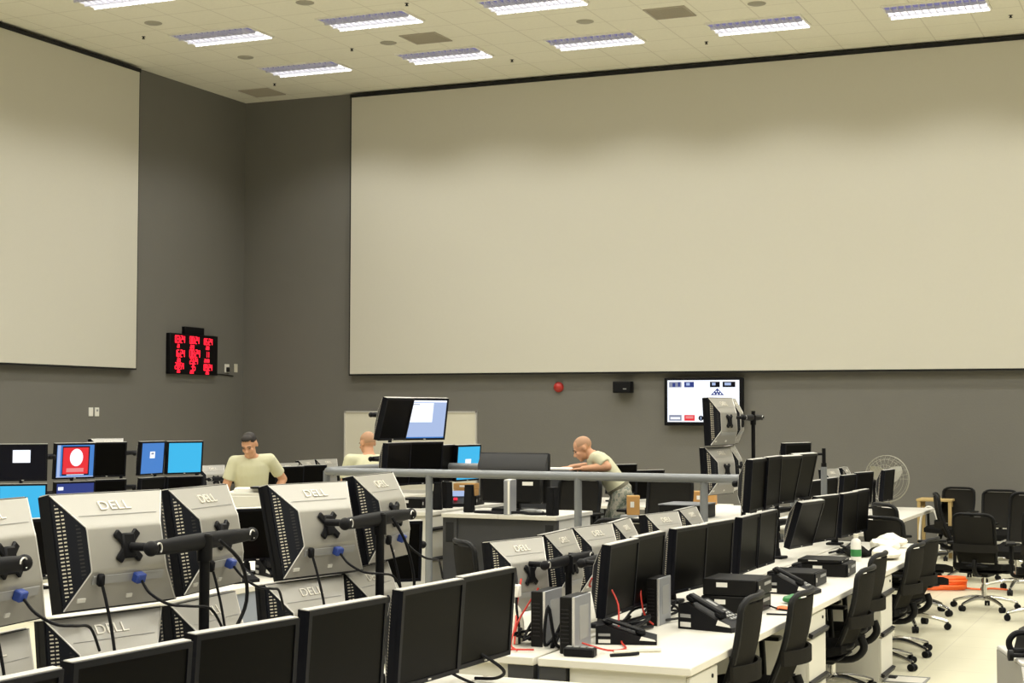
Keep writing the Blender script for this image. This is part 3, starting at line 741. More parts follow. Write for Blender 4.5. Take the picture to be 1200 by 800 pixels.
pedestal(-2.262, 8.90, 0, 'white drawer pedestal behind the second mesh chair')
pedestal(-2.262, 11.02, 0, 'white drawer pedestal behind the third mesh chair, floor edge visible')
pedestal(-3.07, 6.69, 180, 'white pedestal end below the last black screen of the bottom row')
pedestal(-3.07, 9.2, 180, 'white drawer pedestal hidden under the silver monitors of the middle row')
desk('desk with black telephones left of the near silver monitors', -6.6, -5.35, 6.7, 10.3, side=-1)
desk('double desk of the far left lit monitors', -10.85, -9.3, 10.9, 18.9)
desk('double desk of the far right row by the fan', -4.15, -2.78, 14.4, 18.45)
desk('desk behind the stooping man, carrying two far black monitors', -6.95, -5.75, 17.3, 19.0, z=.74)
desk('platform desk with drawers carrying the four-monitor stack', -6.97, -6.16, 12.45, 15.2, z=.94, base=PZ, modesty=True, ends=False)
pedestal(-6.45, 12.69, 0, 'white drawer pedestal behind the left rail post, nearest of the platform desk', z=PZ)
pedestal(-6.45, 13.25, 0, 'white drawer pedestal of the platform desk, second from the rail', z=PZ)
pedestal(-6.45, 14.9, 0, 'white drawer pedestal at the far end of the platform desk', z=PZ)
# end-on desk in the middle of the platform
t = thing('desk', 'cream-topped desk with a dark front, behind the rail between two posts', 'desk', (-5.465, 12.80, PZ))
for sx in (-1, 1): MB().box((sx*.2665, 0, .722), (.531, .86, TH), bev=.004).build('worktop', M['laminate'], t)
MB().box((0, -.38, .352), (.82, .03, .70)).build('front_panel', M['panel'], t)
for sx in (-1, 1):
    MB().box((sx*.46, -.385, .352), (.13, .05, .70)).build('end_leg', M['panel'], t)
    MB().box((sx*.46, -.411, .58), (.075, .004, .17), bev=.0015).build('cable_cutout', M['dark'], t)
MB().box((.50, .04, .352), (.03, .74, .70)).build('side_panel', M['whitepaint'], t)
MB().box((-.50, .04, .352), (.03, .74, .70)).build('side_panel', M['whitepaint'], t)
desk('platform desk by the right rail post, carrying a flat black case', -4.3, -3.355, 12.35, 14.6, z=.94, base=PZ, side=1)

def cabinet(name, label, x, y, w, d, z0, z1, m, doors=2):
    t = thing(name, label, 'cabinet', (x, y, z0))
    MB().box((0, 0, (z1-z0)/2), (w, d, z1-z0), bev=.005).build('body', M[m], t)
    for i in range(doors):
        ww = w/doors; dd = MB().box((-w/2+ww*(i+.5), -d/2-.008, (z1-z0)/2), (ww-.012, .016, z1-z0-.06), bev=.003).build('door', M[m], t)
        MB().box((-w/2+ww*(i+.5)+(ww/2-.05)*(1 if i == 0 else -1), -d/2-.024, (z1-z0)*.6), (.014, .018, .12)).build('handle', M['handle'], dd)
    return t
cb = cabinet('cabinet', 'white cabinet with papers on top, in front of the dark-haired man', -7.13, 11.18, .46, .46, 0, 1.195, 'whitepaint', 1); cb.rotation_euler = (0, 0, R(24)); cb.scale = (.85, .85, .965)
cabinet('cabinet', 'low grey cabinet holding a cardboard box, right of the stooping man', -4.72, 13.70, .17, .22, PZ, .885, 'greyplastic', 1)
cabinet('equipment_cabinet', 'dark equipment cabinet under the hands of the stooping man', -5.86, 14.62, .55, .55, PZ, 1.247, 'panel', 1)
def table(label, x, y, w, d, z, m, base=0., lm=None):
    t = thing('side_table', label, 'table', (x, y, base))
    MB().box((0, 0, z-base-.015), (w, d, .03), bev=.004).build('tabletop', M[m], t)
    for sx in (-1, 1):
        for sy in (-1, 1): MB().box((sx*(w/2-.03), sy*(d/2-.03), (z-base-.03)/2), (.04, .04, z-base-.03)).build('leg', M[lm or m], t)
    for sx in (-1, 1): MB().box((sx*(w/2-.03), 0, z-base-.065), (.02, d-.1, .07)).build('apron', M[lm or m], t)
    return t
table('pale wooden side table at the back wall, behind the dark chairs', -3.10, 20.75, .44, .42, .73, 'wood')
table('small table under the low black monitor below the rail', -4.30, 8.12, .55, .5, .74, 'laminate', lm='panel')
table('small table with a cardboard box at the back of the platform', -4.53, 15.25, .5, .45, .90, 'laminate', base=PZ, lm='panel')
# support post of the far row
t = thing('support_post', 'grey post with a black top between the far black screens', 'post', (-3.1, 14.2, 0))
b = MB().cyl((0, 0, 0), (0, 0, H-.475), .028, seg=16); b.cyl((0, 0, 0), (0, 0, .012), .07, seg=18); b.build('post', M['railpaint'], t)
b = MB().cyl((0, 0, H-.475), (0, 0, H-.31), .017, seg=14); b.cyl((0, 0, H-.475), (0, 0, H-.44), .024, seg=14); b.build('top_pole', M['black'], t)
MB().tube([(0, 0, H-.36), (-.10, -.03, H-.365), (-.16, -.05, H-.38)], .012, 8).build('side_arm', M['black'], t)

# ------------------------------------------------------------------ computers, telephones and clutter
def make_mini():
    t = thing('mini_computer', 'x', 'computer')
    MB().box((0, 0, .125), (.060, .215, .25), bev=.004).build('case', M['pcdark'], t)
    MB().box((.033, 0, .125), (.008, .222, .252), bev=.003).build('silver_side', M['steel'], t)
    MB().box((.0375, .02, .13), (.002, .11, .15), bev=.0008).build('vent_panel', M['greyplastic'], t)
    MB().box((.036, -.108, .125), (.010, .006, .25)).build('bright_edge', M['metaltrim'], t)
    b = MB()
    for k in range(9): b.box((-.004, -.1085, .05+k*.018), (.036, .002, .005))
    b.build('rear_slots', M['handle'], t)
    return t
m0 = make_mini()
for n, (x, y, z, s, l) in enumerate([(-2.785, 6.85, .74, 1, 'silver-sided mini computer standing behind the front one, by the red cables'), (-2.585, 6.70, .74, 1, 'silver-sided mini computer at the near desk end, above the power strip'),
        (-2.535, 7.74, .74, .94, 'silver-sided mini computer standing alone between the two pairs of black screens')]):
    o = m0 if n == 0 else dup(m0); o.location = (x, y, z); o.scale = (s, s, s); tag(o, l, 'computer', 'silver-sided mini computers')
t = thing('mini_computer', 'slim silver tower standing in front of the dark television back', 'computer', (-5.41, 12.50, .94), (0, 0, R(10)))
MB().box((0, 0, .145), (.055, .24, .29), bev=.004).build('case', M['steel'], t); MB().box((.016, -.122, .145), (.018, .006, .28)).build('bright_edge', M['white'], t); MB().box((0, 0, .293), (.05, .22, .006)).build('top_cap', M['white'], t)
def make_desktop(hh, w=.29, d=.32):
    t = thing('desktop_computer', 'x', 'computer')
    MB().box((0, 0, hh/2), (w, d, hh), bev=.005).build('case', M['pcdark'], t)
    MB().box((w/2+.006, 0, hh/2), (.012, d-.01, hh-.006), bev=.003).build('front_panel', M['black'], t)
    MB().box((w/2+.0125, .05, hh*.66), (.003, .15, hh*.18)).build('disc_drive', M['greyplastic'], t)
    MB().box((w/2+.0125, -.13, hh*.5), (.003, .02, hh*.3)).build('power_button', M['metaltrim'], t)
    MB().box((-.04, -d/2-.001, hh*.66), (.06, .003, hh*.28)).build('white_sticker', M['white'], t)
    return t
d1 = make_desktop(.088); d1.location = (-2.33, 8.45, .74); tag(d1, 'lower of two stacked black desktop computers on the telephone desk', 'computer', 'black desktop computers')
def dc(x, y, z, rz, l, s=1.): o = dup(d1); o.location = (x, y, z); o.rotation_euler = (0, 0, R(rz)); o.scale = (s, s, 1); tag(o, l, 'computer', 'black desktop computers'); return o
dc(-2.325, 8.46, .829, 1, 'upper of two stacked black desktop computers, with a white sticker')
dc(-2.33, 9.86, .74, 0, 'flat black desktop computer behind the far telephone')
dc(-2.28, 10.55, .74, 2, 'flat black desktop computer farthest back on the telephone desk')
dc(-2.31, 10.53, .829, 2, 'thin black computer lying on the farthest desktop computer', .95).scale = (.95, .95, .25)
dc(-6.57, 13.02, .94, 0, 'black computer under the four-monitor stack', .8)
dc(-6.32, 13.62, .94, 5, 'black computer under the two small cardboard boxes', .75)
t = thing('equipment_case', 'flat black case on the desk at the right rail post', 'case', (-3.92, 12.75, .94))
MB().box((0, 0, .055), (.36, .42, .11), bev=.006).build('body', M['pcdark'], t); MB().box((0, 0, .113), (.37, .43, .008), bev=.002).build('lid', M['gunmetal'], t); MB().box((.0, -.214, .05), (.10, .008, .03)).build('latch', M['greyplastic'], t)
def make_phone():
    """desk telephone, user side +x"""
    t = thing('desk_telephone', 'x', 'telephone')
    MB().prism([(-.14, 0), (.14, 0), (.14, .022), (.10, .035), (-.10, .125), (-.14, .115)], 'y', -.11, .11).build('body', M['rubber'], t)
    sl = R(24.2)
    hs = MB(); hs.box((0, -.075, .0), (.20, .045, .022), bev=.008); hs.box((-.082, -.075, -.012), (.05, .05, .03), bev=.01); hs.box((.082, -.075, -.012), (.05, .05, .03), bev=.01)
    hs.build('handset', M['black'], t, (-.005, 0, .118), (0, sl, 0))
    MB().box((-.06, .035, .106), (.06, .10, .006), (0, sl, 0)).build('display', M['greyplastic'], t)
    b = MB()
    for i in range(4):
        for j in range(3): b.box((.01+.022*i, .01+.028*j, .077-.0099*i+.0015), (.014, .018, .008), (0, sl, 0))
    b.build('keypad', M['greyplastic'], t)
    MB().prism([(.06, .030), (.135, .024), (.13, .034), (.07, .055)], 'y', -.112, -.1115).build('side_flash', M['white'], t)
    for z in (.022, .062): MB().box((-.10, -.1115, z), (.055, .003, .022 if z < .03 else .016)).build('side_label', M['white'] if z < .03 else M['greyplastic'], t)
    MB().box((-.02, -.06, .1165), (.08, .012, .006), (0, sl, 0)).build('pale_strip', M['whiteboard'], t)
    return t
ph = make_phone()
for n, (x, y, z, rz, s, l) in enumerate([(-2.475, 7.09, .74, 18, 1.0, 'black telephone at the near end of the desk, below the first black screen'), (-2.22, 7.69, .74, -12, 1.05, 'wedge-shaped black telephone with white side labels, right of the silver mini computer'),
        (-2.23, 9.38, .74, -6, .95, 'black telephone beside the second chair back, before the flat computer'), (-5.58, 8.55, .74, -20, .9, 'black telephone with a red light on the left aisle desk'),
        (-5.55, 9.0, .74, -35, .9, 'second black telephone on the left aisle desk, behind the first')]):
    o = ph if n == 0 else dup(ph); o.location = (x, y, z); o.rotation_euler = (0, 0, R(rz)); o.scale = (s, s, s) if n else (1.0, 1.15, .72); tag(o, l, 'telephone', 'black desk telephones')
t = thing('charger', 'small black charger with a glowing red cap beside the left aisle telephones', 'charger', (-5.42, 8.86, .74))
MB().box((0, 0, .03), (.08, .08, .06), bev=.006).build('base', M['black'], t); MB().box((.03, -.03, .07), (.05, .05, .03), bev=.006).build('red_cap', M['e_led'], t)
t = thing('power_strip', 'black power strip at the edge of the near desk end', 'power strip', (-2.505, 6.56, .74), (0, 0, R(4)))
MB().box((0, 0, .02), (.14, .055, .04), bev=.006).build('body', M['black'], t)
for k in range(4): MB().box((-.048+.032*k, 0, .041), (.022, .03, .004)).build('socket', M['greyplastic'], t)
def cable(label, pts, r, m, name='cable', n=5, group='loose cables', cat='cable'):
    o = MB().tube(pts, r, 6, n).build(name, M[m]); tag(o, label, cat, group); return o
cable('red cable dropping behind the nearest mini computers', [(-2.95, 6.95, 1.02), (-2.92, 6.83, .92), (-2.88, 6.72, .84), (-2.86, 6.62, .765), (-2.80, 6.55, .75)], .0045, 'red')
cable('red cable lying on the left half of the middle desk end', [(-3.02, 6.62, .755), (-2.95, 6.56, .752), (-2.85, 6.55, .752), (-2.74, 6.60, .75)], .0045, 'red')
cable('second red cable standing up beside the mini computer', [(-2.86, 6.66, .76), (-2.88, 6.74, .84), (-2.84, 6.78, .93), (-2.80, 6.80, 1.0)], .0045, 'red')
cable('red cable running over the power strip', [(-2.52, 6.62, .79), (-2.42, 6.68, .756), (-2.38, 6.80, .75), (-2.45, 6.95, .752), (-2.50, 7.05, .80), (-2.52, 7.10, .90), (-2.56, 7.12, .97)], .0045, 'red')
cable('red cable tangle hanging by the first black screen', [(-2.66, 7.12, 1.02), (-2.70, 7.2, .97), (-2.66, 7.28, 1.0), (-2.72, 7.32, .94), (-2.68, 7.22, .93), (-2.71, 7.3, .88)], .0045, 'red')
cable('red cable beside the lone silver mini computer', [(-2.60, 7.66, .98), (-2.58, 7.60, .90), (-2.56, 7.60, .80), (-2.52, 7.62, .75)], .0045, 'red')
for i, (a, c) in enumerate([((-2.66, 7.2, .752), (-2.45, 7.95, .752)), ((-2.70, 7.4, .752), (-2.52, 8.2, .752)), ((-2.60, 7.5, .80), (-2.62, 8.0, .85))]):
    mid = [(a[0]+(c[0]-a[0])*u + random.uniform(-.05, .05), a[1]+(c[1]-a[1])*u + random.uniform(-.04, .04), .752+random.uniform(0, .06)) for u in (.2, .4, .6, .8)]
    cable(['black cable snaking under the first black screens', 'black cable running towards the wedge telephone', 'black cable looped behind the lone mini computer'][i], [a]+mid+[c], .007, 'rubber')
def tangle(label, cx, cy, z0, rx, ry, rz_, n, r, m, seed, group):
    rnd = random.Random(seed); pts = []
    for i in range(n): pts.append((cx+rnd.uniform(-rx, rx), cy+rnd.uniform(-ry, ry), z0+r+abs(rnd.gauss(0, .5))*rz_))
    return cable(label, pts, r, m, 'cable_tangle', 5, group, 'cables')
tangle('tangle of black cables between the two silver mini computers', -2.70, 6.78, .74, .05, .09, .10, 16, .008, 'rubber', 2, 'cable tangles')
tangle('tangle of black cables left of the mini computers, beside the white bag', -2.86, 6.78, .74, .04, .10, .14, 14, .007, 'rubber', 3, 'cable tangles')
tangle('tangle of black cables under the nearest two black screens', -2.56, 7.42, .74, .07, .22, .05, 22, .0075, 'rubber', 4, 'cable tangles')
tangle('tangle of black cables behind the lone silver mini computer', -2.58, 7.95, .74, .05, .16, .06, 16, .007, 'rubber', 5, 'cable tangles')
tangle('tangle of black cables behind the stacked computers', -2.56, 9.1, .74, .05, .25, .06, 18, .007, 'rubber', 6, 'cable tangles')
tangle('tangle of pale cables beside the stacked computers', -2.50, 8.15, .74, .03, .06, .04, 9, .006, 'whiteboard', 7, 'cable tangles')
tangle('tangle of black cables behind the flat computers, under the leaning screen', -2.5, 10.9, .74, .07, .35, .05, 20, .008, 'rubber', 8, 'cable tangles')
tangle('tangle of black cables behind the white bottle', -2.48, 12.3, .74, .08, .4, .05, 20, .008, 'rubber', 9, 'cable tangles')
cable('black cord looping beside the stacked computers', [(-2.12, 8.30, .746), (-2.0, 8.33, .746), (-1.99, 8.45, .746), (-2.1, 8.52, .746), (-2.17, 8.55, .76)], .005, 'rubber')
cable('thin black cord end near the power strip, leftmost', [(-2.38, 6.60, .746), (-2.31, 6.66, .748), (-2.28, 6.69, .75)], .008, 'rubber')
cable('thin pale cord end near the power strip', [(-2.40, 6.70, .746), (-2.30, 6.78, .748), (-2.22, 6.82, .75)], .009, 'whiteboard')
cable('black cord hanging below the last bottom black screen', [(-2.66, 5.55, .95), (-2.55, 5.66, .86), (-2.50, 5.72, .80), (-2.56, 5.78, .76), (-2.66, 5.80, .75)], .007, 'rubber')
cable('second black cord below the bottom black screens', [(-2.68, 5.25, .95), (-2.55, 5.36, .84), (-2.48, 5.43, .79), (-2.52, 5.5, .76), (-2.65, 5.5, .75)], .006, 'rubber')
cable('black cable with loops on the platform desk by the silver tower', [(-5.75, 12.52, .95), (-5.6, 12.46, .955), (-5.45, 12.42, .955), (-5.3, 12.46, .96), (-5.2, 12.42, .955), (-5.08, 12.5, .95)], .014, 'rubber')
cable('grey cable bundle right of the silver tower', [(-5.33, 12.55, .96), (-5.25, 12.5, .975), (-5.18, 12.55, .97), (-5.1, 12.48, .96)], .016, 'greyplastic')
cable('black cord down the second pole', [(-2.84, 5.43, H-.40), (-2.80, 5.47, 1.30), (-2.79, 5.52, 1.15), (-2.80, 5.50, 1.0), (-2.83, 5.45, .86), (-2.8, 5.44, .75)], .006, 'rubber')
cable('black cord loop beside the first pole', [(-2.83, 4.25, H-.40), (-2.80, 4.33, 1.32), (-2.80, 4.36, 1.2), (-2.82, 4.30, 1.08), (-2.84, 4.27, .95), (-2.82, 4.28, .75)], .006, 'rubber')
t = thing('adaptor_plug', 'white adaptor hanging on a black lead at the near end of the middle row', 'adaptor', (-2.90, 6.78, .985))
MB().box((0, 0, 0), (.035, .035, .058), bev=.006).build('body', M['white'], t); MB().tube([(0, 0, -.03), (.004, -.01, -.08), (.02, -.02, -.16), (.03, -.04, -.236)], .006, 6, 4).build('lead', M['rubber'], t); MB().tube([(0, 0, .028), (-.02, .04, .06), (-.05, .10, .09)], .006, 6, 4).build('upper_lead', M['rubber'], t)
def crumple(name, label, c, r, m, cat, seed, group=None, sub=3, amp=.25):
    rnd = random.Random(seed); bm = bmesh.new(); bmesh.ops.create_icosphere(bm, subdivisions=sub, radius=1.)
    ks = [(Vector((rnd.gauss(0, 1), rnd.gauss(0, 1), rnd.gauss(0, 1))), rnd.random()*6) for _ in range(7)]
    for v in bm.verts:
        d = 1+amp*sum(math.sin(k.dot(v.co)*2.6+p) for k, p in ks)/3.5
        v.co = Vector((v.co.x*r[0]*d, v.co.y*r[1]*d, max(v.co.z*r[2]*d, -r[2]*.8)+r[2]*.8))
    b = MB(); b.bm.free(); b.bm = bm
    o = b.build(name, M[m], None, c, sharp=25); tag(o, label, cat, group); return o
crumple('carrier_bag', 'crumpled white plastic bag at the near end of the middle row', (-2.93, 6.80, .74), (.06, .06, .10), 'bag', 'bag', 3)
crumple('paper_ball', 'small white crumpled wad under the white bag', (-2.99, 6.60, .74), (.035, .04, .028), 'bag', 'paper', 5)
for i, (x, y, r, l) in enumerate([(-2.14, 11.85, (.10, .16, .05), 'nearest crumpled white bag on the far part of the telephone desk'), (-2.22, 12.35, (.11, .16, .06), 'crumpled white bag behind the nearest one, before the round chair back'), (-2.3, 12.85, (.12, .15, .06), 'farthest crumpled white bag on the telephone desk')]):
    crumple('carrier_bag', l, (x, y, .74), r, 'bag', 'bag', 11+i, 'crumpled white bags on the telephone desk')
for i, (x, y, l) in enumerate([(-2.2, 12.08, 'dark cloth bundle between the crumpled white bags'), (-2.36, 11.95, 'dark cloth bundle beside the white bottle')]):
    crumple('cloth_bundle', l, (x, y, .74), (.09, .10, .04), 'fabric', 'cloth', 31+i, 'dark cloth bundles')
crumple('orange_rag', 'small orange scrap on the desk beside the stacked computers', (-2.10, 8.58, .74), (.035, .05, .012), 'orange', 'scrap', 41)
crumple('green_rag', 'small dark green bag behind the stacked computers', (-2.12, 8.86, .74), (.05, .05, .03), 'green', 'bag', 42)
t = thing('bottle', 'white bottle with a green label beside the far black screens', 'bottle', (-2.30, 11.58, .74))
MB().lathe([(.005, 0), (.036, 0), (.038, .01), (.038, .13), (.032, .15), (.016, .165), (.016, .175), (.004, .176)], 20).build('body', M['white'], t)
MB().lathe([(.019, .172), (.019, .195), (.003, .197)], 16).build('cap', M['whiteboard'], t); MB().lathe([(.0385, .035), (.0390, .036), (.0390, .085), (.0385, .086)], 20).build('label_band', M['green'], t)
def book(label, x, y, z, w, d, h, rz, m='paper', m2=None, cat='papers', name='paper_stack'):
    t = thing(name, label, cat, (x, y, z), (0, 0, R(rz)))
    MB().box((0, 0, h/2), (w, d, h)).build('sheets', M[m], t); MB().box((.01, .01, h+.002), (w*.97, d*.97, .004), (0, 0, R(4))).build('top_sheet', M[m2 or m], t); return t
book('stack of white papers on the white cabinet before the dark-haired man', -7.10, 11.18, 1.155, .34, .27, .025, 30)
book('black folder lying on the white cabinet papers', -7.0, 11.06, 1.187, .12, .10, .012, 25, 'black', 'gunmetal', 'folder', 'folder')
book('open papers under the hands of the stooping man', -5.80, 14.52, 1.249, .32, .24, .012, 20)
t = thing('device_box', 'small silver device with a dark window, left of the stooping man', 'device', (-6.05, 14.68, 1.249), (0, 0, R(20)))
MB().box((0, 0, .05), (.15, .13, .10), bev=.008).build('case', M['greyplastic'], t); MB().box((-.02, -.066, .045), (.07, .004, .05)).build('window', M['black'], t); MB().box((.045, -.067, .045), (.018, .004, .05)).build('pale_strip', M['white'], t)
def carton(label, x, y, z, w, d, h, rz, m='card', group='cardboard boxes'):
    t = thing('cardboard_box', label, 'box', (x, y, z), (0, 0, R(rz)), group)
    MB().box((0, 0, h/2), (w, d, h), bev=.003).build('carton', M[m], t)
    MB().box((0, 0, h+.001), (w*.96, .05, .003)).build('tape', M['wood'], t)
    MB().box((-.01, -d/2-.001, h*.55), (w*.3, .003, h*.3)).build('label_patch', M['paper'], t); return t
carton('cardboard box on the low grey cabinet, right of the stooping man', -4.72, 13.70, .887, .115, .16, .17, 20)
carton('cardboard box seen between the rail post and the tall monitor stack', -4.53, 15.25, .902, .26, .2, .13, 10)
carton('small flat cardboard box, lower of two by the blue lit monitor', -6.31, 13.55, 1.029, .20, .18, .058, 12)
carton('small flat cardboard box, upper of two by the blue lit monitor', -6.31, 13.55, 1.089, .20, .17, .055, 8)
# television on the platform desk, its back to us
t = thing('desk_television', 'black television seen from behind on the platform desk', 'television', (-5.55, 12.93, .94), (0, 0, 0))
b = MB(); b.box((0, 0, .29), (.66, .05, .44), bev=.012)
b.build('housing', M['pcdark'], t)
MB().prism([(-.025, .50), (-.09, .40), (-.09, .36), (-.025, .36)], 'x', -.32, .32).build('sloped_back_top', M['panel'], t)
MB().box((0, -.058, .20), (.58, .066, .26), bev=.02).build('back_hump', M['pcdark'], t)
MB().box((0, .027, .29), (.61, .004, .38)).build('screen', M['lcd'], t)
MB().box((.16, -.093, .245), (.10, .004, .032)).build('white_label', M['white'], t)
b = MB(); b.box((0, 0, .012), (.36, .22, .024), bev=.006); b.box((0, -.01, .06), (.10, .05, .10)); b.build('stand', M['black'], t)
b = MB(); b.cyl((.02, -.092, .17), (.02, -.095, .17), .022, seg=16); b.build('round_port', M['greyplastic'], t)
def make_spk():
    t = thing('desk_speaker', 'x', 'speaker')
    MB().prism([(-.06, 0), (.06, 0), (.045, .22), (-.045, .22)], 'y', -.045, .045).build('cabinet', M['black'], t)
    MB().box((0, -.047, .11), (.07, .004, .17)).build('grille', M['blackmatte'], t); MB().box((0, 0, -.0), (.10, .10, .012)).build('foot', M['black'], t)
    return t
sp = make_spk()
for n, (x, y, rz, l) in enumerate([(-5.83, 12.58, 10, 'black desk speaker left of the silver tower, on the platform desk'), (-5.01, 12.47, -10, 'black desk speaker at the right corner of the platform desk'), (-6.24, 12.80, 20, 'black desk speaker beside the left rail post'), (-6.27, 13.05, 60, 'second black desk speaker beside the left rail post, farther back')]):
    o = sp if n == 0 else dup(sp); o.location = (x, y, .946); o.scale = (.72, .8, 1.05); o.rotation_euler = (0, 0, R(rz)); tag(o, l, 'speaker', 'black desk speakers')
t = thing('desk_telephone', 'dark telephone base with a red lamp, between the stack and the small cartons', 'telephone', (-6.28, 13.32, .94), (0, 0, R(-60)))
MB().prism([(-.08, 0), (.08, 0), (.08, .03), (-.08, .10)], 'y', -.07, .07).build('body', M['black'], t); MB().box((.02, -.03, .07), (.03, .03, .02)).build('red_lamp', M['e_led'], t); MB().box((-.07, 0, .115), (.03, .12, .05), bev=.004).build('display', M['e_pale'], t)

# pedestal fan at the back wall
t = thing('pedestal_fan', 'pale cage fan on a stand against the back wall', 'fan', (-3.58, 19.95, 0), (0, 0, R(-12)))
zc = H-.80
b = MB()
for r, y in ((.285, 0), (.285, .02), (.24, -.06), (.17, -.085), (.09, -.095), (.24, .07), (.14, .10)):
    b.tube([(r*math.cos(2*PI*k/36), y, zc+r*math.sin(2*PI*k/36)) for k in range(37)], .0022 if abs(r-.285) > .01 else .0045, 6, cap=False)
for k in range(18):
    a = 2*PI*k/28; c_, s_ = math.cos(a), math.sin(a)
    for sg in (-1, 1): b.tube([(r*c_, sg*y, zc+r*s_) for r, y in ((.03, .098), (.14, .092), (.24, .062), (.285, .01))], .0014, 4, cap=False)
b.build('wire_cage', M['fan'], t)
for k in range(3):
    a = R(30+120*k); rows = []
    for i in range(6):
        r = .04+.2*i/5; w_ = .05+.085*math.sin(PI*min(1, (i+.6)/5.4)); rows.append([])
        for j in range(5):
            u = -1+2*j/4; ang = a+u*w_/max(r, .09)*.8
            rows[-1].append((r*math.cos(ang), -.02+.03*u, zc+r*math.sin(ang)))
    MB().sheet(rows, .004).build('blade', M['fan'], t)
b = MB(); b.cyl((0, -.04, zc), (0, .15, zc), .05, seg=18); b.build('motor', M['fan'], t)
b = MB(); b.cyl((0, .12, .03), (0, .12, zc-.02), .016, seg=12); b.build('stand_pole', M['chrome'], t)
MB().lathe([(.005, 0), (.22, 0), (.22, .02), (.05, .05), (.005, .06)], 28, 'z', (0, .12, 0)).build('foot', M['fan'], t)
cable('white cable arch before the pale wooden table', [(-3.27, 20.45, .0), (-3.26, 20.45, .4), (-3.22, 20.45, .58), (-3.15, 20.45, .64), (-3.08, 20.45, .58), (-3.04, 20.45, .4), (-3.03, 20.45, 0.)], .014, 'white')
# things on the floor at right
t = thing('extension_cord', 'bright orange extension cord coiled on the floor behind the chairs', 'cord', (-2.45, 16.85, 0), (0, 0, R(25)))
b = MB()
for k in range(9):
    rr = .20+random.uniform(-.03, .03)
    b.tube([(rr*1.0*math.cos(a)+random.uniform(-.01, .01), rr*.45*math.sin(a)+random.uniform(-.01, .01), .02+k*.013) for a in [2*PI*i/14 for i in range(15)]], .015, 6, 2)
b.build('coil', M['orange'], t)
MB().tube([(.2, 0, .02), (.36, -.06, .012), (.5, .02, .012), (.62, -.10, .012)], .010, 6, 5).build('loose_end', M['orange'], t)
t = thing('floor_box', 'flat floor outlet box with a dark hinge, in front of the third chair', 'floor box', (-1.86, 11.05, 0), (0, 0, R(0)))
b = MB()
for sx in (-1, 1): b.box((sx*.13, 0, .005), (.014, .27, .010))
for sy in (-1, 1): b.box((0, sy*.13, .005), (.27, .014, .010))
b.build('rim', M['greyplastic'], t); MB().box((0, 0, .003), (.25, .25, .006)).build('lid', M['laminate'], t); MB().box((-.10, .05, .009), (.05, .08, .012)).build('hinge', M['handle'], t)
pedestal(-2.22, 20.75, -90, 'grey-white drawer unit behind the single facing chair, near the back wall', group='white drawer pedestals')
# bottom right corner: light case with a black carry case on top
t = thing('equipment_chest', 'silver-grey chest in the bottom right corner of the picture', 'chest', (-.315, 5.28, .0), (0, 0, R(18)))
MB().prism([(-.30, 0), (-.30, .72), (-.24, .82), (-.08, 1.03), (.28, 1.03), (.28, 0)], 'x', -.24, .5).build('body', M['silver'], t)
MB().box((.13, .10, 1.036), (.74, .36, .014), bev=.004).build('lid', M['metaltrim'], t)
MB().box((.1, -.305, .55), (.14, .012, .05)).build('latch', M['gunmetal'], t)
t = cc = thing('carry_case', 'black carry case with a side handle and knob, on the silver-grey chest', 'case', (-.415, 5.33, 1.043), (0, 0, R(18)))
MB().prism([(-.15, 0), (.30, 0), (.32, .16), (.05, .17), (-.04, .135), (-.13, .085)], 'y', -.12, .12).build('body', M['black'], t)
MB().tube([(-.12, -.02, .09), (-.17, -.02, .085), (-.195, -.02, .055), (-.185, -.02, .02), (-.14, -.02, .018)], .012, 8, 5).build('handle', M['rubber'], t)
b = MB(); b.cyl((-.15, -.10, -.0+.012), (-.20, -.10, .012), .009, seg=10); b.cyl((-.20, -.10, .012), (-.215, -.10, .012), .022, seg=14); b.build('knob', M['black'], t)

cc.scale = (.85, .85, .8)
